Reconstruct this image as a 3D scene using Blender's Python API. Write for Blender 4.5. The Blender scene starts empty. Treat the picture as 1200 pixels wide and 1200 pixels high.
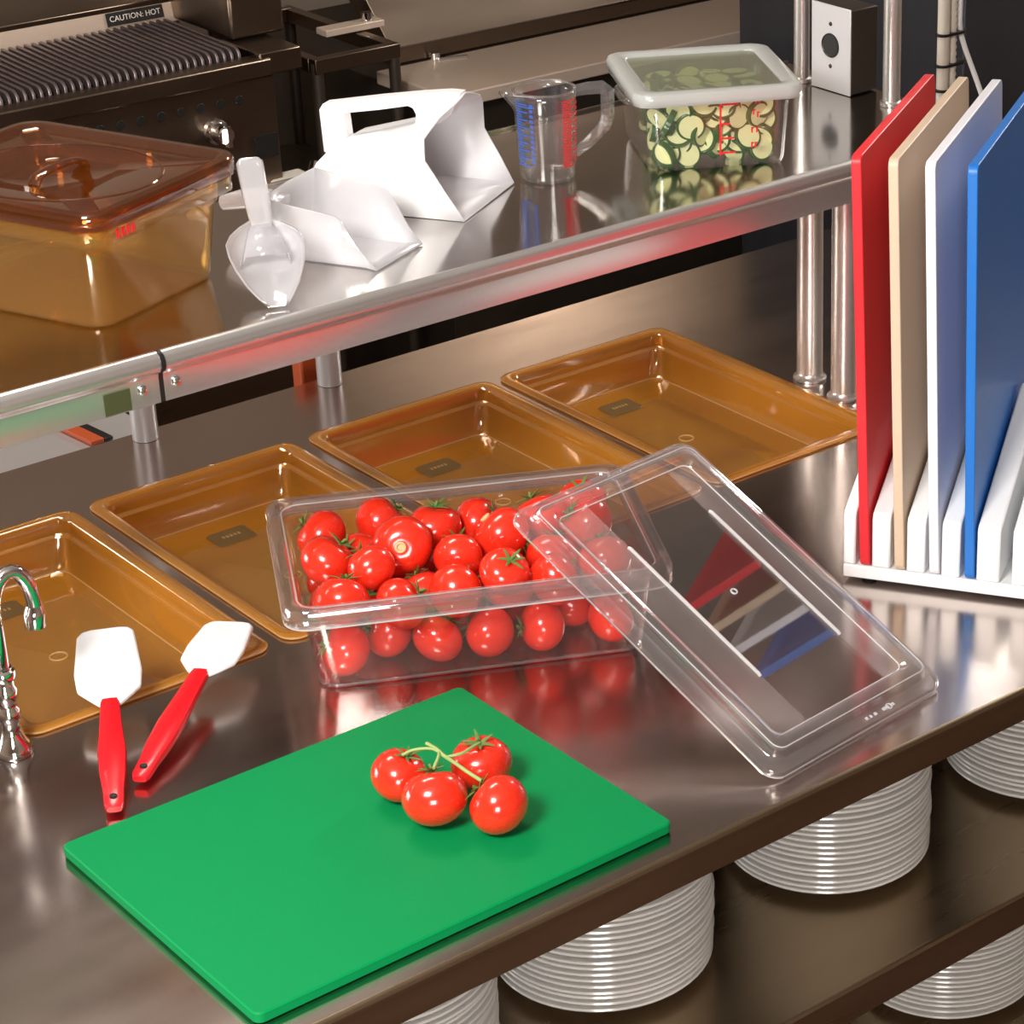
import bpy, bmesh, math, random
from mathutils import Vector, Matrix, Quaternion, Euler
random.seed(7)
C = bpy.context.scene.collection
PI = math.pi
def R(d): return math.radians(d)

# ------------------------------------------------------------ materials
def _nt(name):
    m = bpy.data.materials.new(name); m.use_nodes = True
    nt = m.node_tree; nt.nodes.clear()
    out = nt.nodes.new('ShaderNodeOutputMaterial')
    return m, nt, out
def N(nt, t, **kw):
    n = nt.nodes.new(t)
    for k, v in kw.items():
        if k.startswith('_'): setattr(n, k[1:], v)
        else: n.inputs[k.replace('__', ' ')].default_value = v
    return n
def rgba(c): return (c[0], c[1], c[2], 1)
def principled(name, col, rough=.5, metal=0, var=.0, vscale=8, bump=0, bscale=40, stretch=(1, 1, 1), spec=.5, coat=0, rvar=0, sss=0, sscol=None):
    m, nt, out = _nt(name)
    p = nt.nodes.new('ShaderNodeBsdfPrincipled')
    p.inputs['Base Color'].default_value = rgba(col); p.inputs['Roughness'].default_value = rough
    p.inputs['Metallic'].default_value = metal; p.inputs['Specular IOR Level'].default_value = spec
    p.inputs['Coat Weight'].default_value = coat; p.inputs['Coat Roughness'].default_value = .05
    if sss:
        p.inputs['Subsurface Weight'].default_value = sss; p.inputs['Subsurface Radius'].default_value = sscol or (.01, .01, .01); p.inputs['Subsurface Scale'].default_value = .5
    tc = nt.nodes.new('ShaderNodeTexCoord'); mp = nt.nodes.new('ShaderNodeMapping')
    mp.inputs['Scale'].default_value = stretch
    nt.links.new(tc.outputs['Object'], mp.inputs['Vector'])
    if var or rvar:
        nz = nt.nodes.new('ShaderNodeTexNoise'); nz.inputs['Scale'].default_value = vscale; nz.inputs['Detail'].default_value = 5
        nt.links.new(mp.outputs[0], nz.inputs['Vector'])
        if var:
            mx = nt.nodes.new('ShaderNodeMixRGB'); mx.blend_type = 'MIX'
            mx.inputs[1].default_value = rgba([min(1, c * (1 - var)) for c in col]); mx.inputs[2].default_value = rgba([min(1, c * (1 + var)) for c in col])
            nt.links.new(nz.outputs['Fac'], mx.inputs[0]); nt.links.new(mx.outputs[0], p.inputs['Base Color'])
        if rvar:
            mr = nt.nodes.new('ShaderNodeMapRange'); mr.inputs['From Min'].default_value = .3; mr.inputs['From Max'].default_value = .7
            mr.inputs['To Min'].default_value = max(.02, rough - rvar); mr.inputs['To Max'].default_value = rough + rvar
            nt.links.new(nz.outputs['Fac'], mr.inputs['Value']); nt.links.new(mr.outputs[0], p.inputs['Roughness'])
    if bump:
        nb = nt.nodes.new('ShaderNodeTexNoise'); nb.inputs['Scale'].default_value = bscale; nb.inputs['Detail'].default_value = 3
        nt.links.new(mp.outputs[0], nb.inputs['Vector'])
        b = nt.nodes.new('ShaderNodeBump'); b.inputs['Strength'].default_value = bump; b.inputs['Distance'].default_value = .002
        nt.links.new(nb.outputs['Fac'], b.inputs['Height']); nt.links.new(b.outputs[0], p.inputs['Normal'])
    nt.links.new(p.outputs[0], out.inputs[0])
    return m
def plastic(name, tint, milk=.08, milkcol=(.9, .9, .9), rough=.03, f0=.05, grain=0, gl=(1, 1, 1)):
    """clear moulded plastic: tinted see-through wall with a fresnel gloss and a little body colour"""
    m, nt, out = _nt(name)
    tr = N(nt, 'ShaderNodeBsdfTransparent', Color=rgba(tint))
    df = N(nt, 'ShaderNodeBsdfDiffuse', Color=rgba(milkcol))
    tl = N(nt, 'ShaderNodeBsdfTranslucent', Color=rgba(milkcol))
    gs = N(nt, 'ShaderNodeBsdfGlossy', Color=rgba(gl), Roughness=rough)
    lw = N(nt, 'ShaderNodeLayerWeight', Blend=.5)
    pw = N(nt, 'ShaderNodeMath', _operation='POWER'); pw.inputs[1].default_value = 4
    nt.links.new(lw.outputs['Facing'], pw.inputs[0])
    ma = N(nt, 'ShaderNodeMath', _operation='MULTIPLY_ADD'); ma.inputs[1].default_value = .85; ma.inputs[2].default_value = f0
    nt.links.new(pw.outputs[0], ma.inputs[0])
    body = nt.nodes.new('ShaderNodeMixShader'); body.inputs[0].default_value = .5
    nt.links.new(df.outputs[0], body.inputs[1]); nt.links.new(tl.outputs[0], body.inputs[2])
    m1 = nt.nodes.new('ShaderNodeMixShader'); m1.inputs[0].default_value = milk
    nt.links.new(tr.outputs[0], m1.inputs[1]); nt.links.new(body.outputs[0], m1.inputs[2])
    m2 = nt.nodes.new('ShaderNodeMixShader'); nt.links.new(ma.outputs[0], m2.inputs[0])
    nt.links.new(m1.outputs[0], m2.inputs[1]); nt.links.new(gs.outputs[0], m2.inputs[2])
    if grain:
        nz = N(nt, 'ShaderNodeTexNoise', Scale=900.0); b = N(nt, 'ShaderNodeBump', Strength=grain, Distance=.001)
        tc = nt.nodes.new('ShaderNodeTexCoord'); nt.links.new(tc.outputs['Object'], nz.inputs['Vector'])
        nt.links.new(nz.outputs['Fac'], b.inputs['Height']); nt.links.new(b.outputs[0], gs.inputs['Normal'])
    nt.links.new(m2.outputs[0], out.inputs[0])
    return m
M = {}
M['worktop'] = principled('brushed_worktop_steel', (.49, .42, .38), .19, 1, var=.07, vscale=4, stretch=(.8, 3, 3), rvar=.04)
M['steel'] = principled('stainless_steel', (.55, .50, .46), .22, 1, var=.08, vscale=6, bump=.08, bscale=70, stretch=(.5, 4, 4), rvar=.05)
M['shelf_steel'] = principled('overshelf_steel', (.56, .53, .50), .13, 1, var=.05, vscale=4, stretch=(.8, 3, 3), rvar=.03)
M['rail_steel'] = principled('rail_steel', (.82, .81, .80), .27, .88, var=.03, vscale=9, stretch=(.5, 4, 4))
M['grey_metal'] = principled('pale_grey_metal', (.62, .61, .62), .38, .5)
M['stamp'] = principled('dark_stamp', (.16, .10, .035), .4)
M['amber_pan'] = plastic('amber_pan_plastic', (.97, .74, .34), .36, (1.0, .57, .10), .06, .12)
M['apron_steel'] = principled('apron_steel', (.40, .31, .21), .3, 1, var=.1, vscale=6, stretch=(.5, 4, 4), rvar=.05)
M['brown_steel'] = principled('cookline_steel', (.22, .17, .13), .33, 1, var=.15, vscale=4, stretch=(.6, 2, 2), rvar=.06)
M['tan_steel'] = principled('pale_ledge_steel', (.66, .53, .43), .42, .35, var=.06, vscale=5, stretch=(.5, 3, 3))
M['dark_metal'] = principled('dark_cast_metal', (.055, .042, .032), .5, .6, var=.3, vscale=12)
M['grate'] = principled('grate_iron', (.26, .21, .21), .36, .8, var=.3, vscale=30)
M['chrome'] = principled('chrome', (.86, .86, .87), .05, 1)
M['pole'] = principled('pole_steel', (.80, .76, .72), .25, .85, var=.05, vscale=12, stretch=(3, 3, .5))
M['black'] = principled('black_plastic', (.012, .011, .011), .4)
M['green'] = principled('green_board', (.0, .225, .062), .5, bump=.1, bscale=500, spec=.12)
M['red_board'] = principled('red_board', (.75, .02, .03), .4, bump=.15, bscale=500)
M['tan_board'] = principled('tan_board', (.66, .50, .36), .42, bump=.15, bscale=500)
M['white_board'] = principled('white_board', (.80, .80, .86), .42, bump=.15, bscale=500)
M['blue_board'] = principled('blue_board', (.01, .16, .56), .4, bump=.15, bscale=500)
M['white_plastic'] = principled('white_plastic', (.86, .87, .88), .35)
M['scoop_white'] = principled('white_scoop_plastic', (.84, .84, .86), .3)
M['silicone'] = principled('white_silicone', (.93, .94, .95), .4)
M['red_plastic'] = principled('red_handle_plastic', (.80, .012, .02), .25, coat=.3)
M['china'] = principled('white_china', (.80, .78, .75), .18, coat=.4)
M['tomato'] = principled('tomato_skin', (.78, .028, .010), .21, var=.28, vscale=14, coat=.6, sss=.12, sscol=(.02, .004, .002))
M['calyx'] = principled('tomato_calyx', (.10, .19, .035), .6, var=.3, vscale=40)
M['vine'] = principled('tomato_vine', (.30, .38, .12), .55, var=.3, vscale=40)
M['scar'] = principled('tomato_scar', (.62, .42, .20), .6)
M['zskin'] = principled('zucchini_skin', (.018, .10, .010), .3, var=.5, vscale=60, coat=.3)
M['zflesh'] = principled('zucchini_flesh', (.84, .88, .46), .35, var=.1, vscale=70, coat=.2)
M['zseed'] = principled('zucchini_core', (.82, .84, .58), .35, var=.15, vscale=120)
M['amber'] = plastic('amber_plastic', (.93, .82, .56), .09, (.85, .58, .2), .04, .06)
M['amber_lid'] = plastic('amber_lid_plastic', (.70, .44, .20), .07, (.45, .16, .03), .04, .09)
M['clear'] = plastic('clear_plastic', (.97, .965, .965), .02, (.9, .88, .9), .025, .07)
M['clear_box'] = plastic('clear_food_box', (.985, .98, .98), .012, (.9, .88, .9), .02, .07)
M['clear_edge'] = plastic('thick_clear_edge', (.94, .93, .94), .06, (.95, .93, .95), .03, .14)
M['glint'] = plastic('clear_painted_glint', (.95, .95, .96), .55, (1, 1, 1), .1, .12)  # milky white that paints highlights onto clear plastic
M['amber_glint'] = plastic('amber_painted_glint', (.97, .86, .6), .5, (1.0, .78, .42), .1, .14)  # pale amber that paints highlights onto the pans
M['frosted'] = plastic('frosted_plastic', (.90, .88, .87), .14, (.62, .56, .55), .3, .08, grain=.3)
M['panel_clear'] = plastic('clear_panel', (.86, .83, .83), .015, (.6, .58, .6), .015, .14)
M['scoop_clear'] = plastic('translucent_scoop', (.93, .93, .95), .45, (.92, .92, .95), .1, .07)
M['scoop_milky'] = plastic('milky_scoop', (.85, .85, .87), .72, (.90, .90, .93), .2, .06)
M['lid_milky'] = plastic('milky_lid', (.82, .84, .80), .66, (.84, .86, .86), .25, .07)
M['lid_window'] = plastic('lid_window', (.88, .90, .82), .22, (.66, .70, .58), .22, .08)
M['mark_red'] = principled('red_print', (.75, .015, .02), .5)
M['mark_blue'] = principled('blue_print', (.03, .12, .50), .5)
M['sign_white'] = principled('sign_lettering', (.75, .72, .66), .6)
M['label_green'] = principled('dark_green_label', (.05, .06, .02), .5)
M['floor'] = principled('quarry_tile_floor', (.10, .055, .04), .45, var=.25, vscale=6)
M['wall'] = principled('painted_wall', (.42, .33, .26), .7, var=.08, vscale=2)
M['ceiling'] = principled('ceiling_panels', (.55, .50, .46), .8)
M['cable'] = principled('white_cable', (.85, .85, .84), .4)
M['cream'] = principled('cream_conduit', (.80, .74, .64), .35)
M['orange'] = principled('orange_rubber', (.55, .09, .02), .5)
M['slate'] = principled('dark_slate_panel', (.05, .052, .062), .35, .4, var=.2, vscale=5, stretch=(4, 4, .5))

# ------------------------------------------------------------ mesh helpers
def obj(name, bm, mat, parent=None, smooth=40, solid=0, loc=None, rot=None, off=0, bevel=0):
    bmesh.ops.recalc_face_normals(bm, faces=bm.faces) if solid == 0 else None
    me = bpy.data.meshes.new(name); bm.to_mesh(me); bm.free()
    if isinstance(mat, (list, tuple)):
        for m in mat: me.materials.append(m)
    else: me.materials.append(mat)
    if smooth:
        me.shade_smooth(); me.set_sharp_from_angle(angle=R(smooth))
    o = bpy.data.objects.new(name, me); C.objects.link(o)
    if solid:
        s = o.modifiers.new('wall_thickness', 'SOLIDIFY'); s.thickness = solid; s.offset = off; s.use_even_offset = False
    if bevel:
        b = o.modifiers.new('edge_round', 'BEVEL'); b.width = bevel; b.segments = 2; b.limit_method = 'ANGLE'; b.angle_limit = R(35)
    if loc is not None: o.location = loc
    if rot is not None: o.rotation_euler = rot
    if parent: o.parent = parent
    return o
def thing(name, label, cat, loc=(0, 0, 0), rotz=0, group=None):
    o = bpy.data.objects.new(name, None); C.objects.link(o); o.empty_display_size = .02
    o.location = loc; o.rotation_euler = (0, 0, rotz); o['label'] = label; o['category'] = cat
    if group: o['group'] = group
    return o
def tag(o, label, cat, group=None):
    o['label'] = label; o['category'] = cat
    if group: o['group'] = group
    return o
def copy_tree(root):
    r = root.copy(); C.objects.link(r)
    for ch in list(root.children):
        c = ch.copy(); C.objects.link(c); c.parent = r
        for g in list(ch.children):
            d = g.copy(); C.objects.link(d); d.parent = c
    return r
def struct(o): o['kind'] = 'structure'; return o
def abox(bm, x0, x1, y0, y1, z0, z1, mi=0):
    vs = [bm.verts.new((x, y, z)) for x in (x0, x1) for y in (y0, y1) for z in (z0, z1)]
    for f in ((0, 1, 3, 2), (4, 6, 7, 5), (0, 4, 5, 1), (2, 3, 7, 6), (0, 2, 6, 4), (1, 5, 7, 3)):
        fc = bm.faces.new([vs[i] for i in f]); fc.material_index = mi
def box(name, x0, x1, y0, y1, z0, z1, mat, parent=None, bevel=.0015, **k):
    bm = bmesh.new(); abox(bm, x0, x1, y0, y1, z0, z1)
    return obj(name, bm, mat, parent, bevel=bevel, **k)
def prism(bm, pts, d0, d1, fr=None, mi=0):
    """polygon pts (a,b) extruded from depth d0 to d1; fr maps (a,b,d) to xyz"""
    fr = fr or (lambda a, b, d: (a, b, d))
    A = [bm.verts.new(fr(a, b, d0)) for a, b in pts]; B = [bm.verts.new(fr(a, b, d1)) for a, b in pts]
    n = len(pts)
    f = [bm.faces.new(A), bm.faces.new(B[::-1])]
    for i in range(n): f.append(bm.faces.new((A[i], B[i], B[(i + 1) % n], A[(i + 1) % n])))
    for q in f: q.material_index = mi
def rrect(hx, hy, r, n=6, cx=0, cy=0):
    r = min(r, hx, hy); P = []
    for sx, sy, a0 in ((1, 1, 0), (-1, 1, 90), (-1, -1, 180), (1, -1, 270)):
        for k in range(n + 1):
            a = R(a0 + 90 * k / n); P.append((cx + sx * (hx - r) + r * math.cos(a), cy + sy * (hy - r) + r * math.sin(a)))
    return P
def loft(bm, rings, cap0=False, cap1=False, n=6, mi=0):
    """rings of (hx, hy, r, z) rounded rectangles"""
    prev = None; first = None
    for q in rings:
        hx, hy, r, z = q[:4]; cx, cy = (q[4], q[5]) if len(q) > 4 else (0, 0)
        vs = [bm.verts.new((x, y, z)) for x, y in rrect(hx, hy, r, n, cx, cy)]
        if prev:
            for i in range(len(vs)):
                f = bm.faces.new((prev[i], prev[(i + 1) % len(vs)], vs[(i + 1) % len(vs)], vs[i])); f.material_index = mi
        else: first = vs
        prev = vs
    if cap0: bm.faces.new(first[::-1]).material_index = mi
    if cap1: bm.faces.new(prev).material_index = mi
def lathe(bm, prof, n=32, T=None, mi=0, close=False):
    T = T or Matrix()
    rings = []
    for r, z in prof:
        if r < 1e-6: rings.append([bm.verts.new(T @ Vector((0, 0, z)))])
        else: rings.append([bm.verts.new(T @ Vector((r * math.cos(2 * PI * i / n), r * math.sin(2 * PI * i / n), z))) for i in range(n)])
    pr = list(zip(rings, rings[1:])) + ([(rings[-1], rings[0])] if close else [])
    for a, b in pr:
        for i in range(n):
            j = (i + 1) % n
            if len(a) == 1 and len(b) == 1: continue
            if len(a) == 1: f = bm.faces.new((a[0], b[i], b[j]))
            elif len(b) == 1: f = bm.faces.new((a[i], a[j], b[0]))
            else: f = bm.faces.new((a[i], a[j], b[j], b[i]))
            f.material_index = mi
def tube(bm, path, rad, n=12, caps=True, mi=0, sq=1.0):
    path = [Vector(p) for p in path]; rads = rad if isinstance(rad, (list, tuple)) else [rad] * len(path)
    rings = []; up = None
    for i, p in enumerate(path):
        d = (path[min(i + 1, len(path) - 1)] - path[max(i - 1, 0)]).normalized()
        if up is None:
            up = Vector((0, 0, 1)) if abs(d.z) < .9 else Vector((1, 0, 0))
        u = (up - d * up.dot(d)).normalized(); v = d.cross(u); up = u
        rings.append([bm.verts.new(p + (u * math.cos(2 * PI * k / n) * sq + v * math.sin(2 * PI * k / n)) * rads[i]) for k in range(n)])
    for a, b in zip(rings, rings[1:]):
        for k in range(n): bm.faces.new((a[k], a[(k + 1) % n], b[(k + 1) % n], b[k])).material_index = mi
    if caps: bm.faces.new(rings[0][::-1]).material_index = mi; bm.faces.new(rings[-1]).material_index = mi
def cyl(name, p0, p1, r, mat, parent=None, n=20):
    bm = bmesh.new(); tube(bm, [p0, p1], r, n); return obj(name, bm, mat, parent)
def spline(pts, n=8):
    P = [Vector(p) for p in pts]; P = [2 * P[0] - P[1]] + P + [2 * P[-1] - P[-2]]; out = []
    for i in range(1, len(P) - 2):
        for k in range(n):
            t = k / n; a, b, c, d = P[i - 1:i + 3]
            out.append(.5 * ((2 * b) + (c - a) * t + (2 * a - 5 * b + 4 * c - d) * t * t + (3 * b - a - 3 * c + d) * t ** 3))
    out.append(P[-2]); return out
def ring_loop(bm, r, rr, z=0, n=28, m=8, sx=1, sy=1, cx=0, cy=0, mi=0):
    g = [[bm.verts.new((cx + sx * (r + rr * math.cos(2 * PI * j / m)) * math.cos(2 * PI * i / n), cy + sy * (r + rr * math.cos(2 * PI * j / m)) * math.sin(2 * PI * i / n), z + rr * math.sin(2 * PI * j / m))) for j in range(m)] for i in range(n)]
    for i in range(n):
        for j in range(m):
            bm.faces.new((g[i][j], g[(i + 1) % n][j], g[(i + 1) % n][(j + 1) % m], g[i][(j + 1) % m])).material_index = mi
def text_obj(name, s, size, depth, mat, parent, mtx):
    cu = bpy.data.curves.new(name + '_outline', 'FONT'); cu.body = s; cu.size = size; cu.extrude = depth; cu.align_x = 'CENTER'; cu.align_y = 'CENTER'
    t = bpy.data.objects.new(name + '_outline', cu); C.objects.link(t)
    bpy.context.view_layer.update()
    me = bpy.data.meshes.new_from_object(t.evaluated_get(bpy.context.evaluated_depsgraph_get()))
    bpy.data.objects.remove(t); me.name = name; me.materials.clear(); me.materials.append(mat)
    me.transform(mtx)
    o = bpy.data.objects.new(name, me); C.objects.link(o); o.parent = parent
    return o
ORD = ['lowest', 'second', 'third', 'fourth', 'fifth', 'sixth', 'seventh', 'eighth', 'ninth', 'tenth', 'eleventh', 'twelfth', 'thirteenth', 'fourteenth', 'fifteenth', 'sixteenth', 'seventeenth', 'eighteenth', 'nineteenth', 'twentieth', 'twenty-first', 'twenty-second', 'twenty-third', 'twenty-fourth', 'twenty-fifth', 'twenty-sixth', 'twenty-seventh', 'twenty-eighth']
TOM=[(-0.1614,-0.1024,0.0347,0.0322,0.854,0.0743,-0.5149,0),(-0.1065,-0.0707,0.0347,0.0322,0.8287,0.096,-0.5514,0),(-0.0515,-0.1024,0.0347,0.0322,0.8765,-0.324,0.3561,0),(0.0119,-0.1024,0.0347,0.0322,0.7689,-0.3989,-0.4997,0),(0.0753,-0.1024,0.0347,0.0322,0.7371,0.0745,-0.6717,0),(0.1178,-0.0552,0.035,0.0322,0.8802,-0.3231,0.3476,0),(0.1607,-0.1024,0.0347,0.0322,0.7983,-0.0321,0.6014,0),(-0.161,-0.1021,0.0995,0.0335,0.9359,-0.33,0.1235,0),(-0.092,-0.1048,0.0878,0.0335,0.8851,0.0583,0.4618,0),(-0.0265,-0.1003,0.0944,0.0335,0.7159,-0.5337,0.4501,0),(0.0433,-0.0628,0.0752,0.0335,0.9983,0.0501,-0.0285,0),(0.0924,-0.1053,0.0971,0.0335,0.769,-0.339,0.542,0),(0.1655,-0.0552,0.0788,0.0335,0.9138,-0.2078,0.3491,0),(-0.1686,-0.0163,0.1122,0.0345,0.9372,-0.0389,0.3467,0),(-0.0771,-0.0063,0.117,0.0375,0.8241,0.5588,-0.0931,0),(-0.12,-0.0571,0.117,0.03,0.8875,-0.3949,-0.2373,0),(-0.1678,0.0787,0.1018,0.034,0.8935,-0.1407,-0.4265,0),(-0.0305,0.0463,0.1126,0.034,0.9989,-0.0056,0.0456,0),(0.0279,0.0739,0.0986,0.033,0.8908,0.2068,0.4047,0),(0.0445,-0.0072,0.117,0.037,0.9288,-0.1718,-0.3283,0),(0.1011,0.0431,0.1074,0.037,0.9427,-0.2926,-0.1605,0),(-0.0137,-0.0393,0.1093,0.031,0.8861,-0.4588,0.0654,0),(-0.1282,0.0295,0.0913,0.031,0.932,0.1642,-0.323,0),(0.0322,-0.1093,0.117,0.031,0.9586,0.251,0.1348,0),(0.1536,-0.0021,0.117,0.034,0.9045,0.0095,-0.4263,0),(0.1013,-0.0404,0.096,0.033,0.95,-0.2804,0.1375,0),(0.1649,0.003,0.0533,0.031,0.8496,-0.4702,0.2388,0),(-0.0591,-0.0514,0.0702,0.031,0.9287,-0.338,-0.1523,0),(0.1548,-0.1073,0.117,0.033,0.9293,-0.3622,-0.0726,0),(0.0118,0.0341,0.0367,0.0327,0.9136,0.1849,0.362,0),(-0.0905,0.0891,0.0381,0.0341,0.9436,0.3258,-0.0588,0),(0.0631,0.0755,0.039,0.0342,0.8567,0.1367,0.4974,0),(-0.1056,-0.0067,0.0428,0.0332,0.9257,0.1974,-0.3227,0),(0.1086,0.0269,0.036,0.0335,0.9487,0.2433,-0.2021,0),(-0.0511,0.0257,0.0346,0.0317,0.8836,0.0388,0.4667,0),(0.0565,-0.0126,0.0354,0.0329,0.8578,0.3385,-0.3868,0),(0.1424,0.0895,0.0378,0.0338,0.8969,0.3801,0.2262,0),(-0.1621,0.0215,0.0347,0.0315,0.9875,0.1573,-0.0072,0),(-0.1599,0.0901,0.0363,0.0339,0.953,-0.0465,-0.2995,0),(-0.0216,0.0918,0.0356,0.0316,0.9093,-0.4091,-0.076,0),(-0.0124,-0.0287,0.0352,0.0325,0.924,0.0763,-0.3747,0),(0.1626,0.0902,0.1018,0.0331,0.9839,0.1667,-0.0642,0),(-0.0929,0.0895,0.1059,0.0338,0.8997,-0.0393,0.4348,0)]
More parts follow.
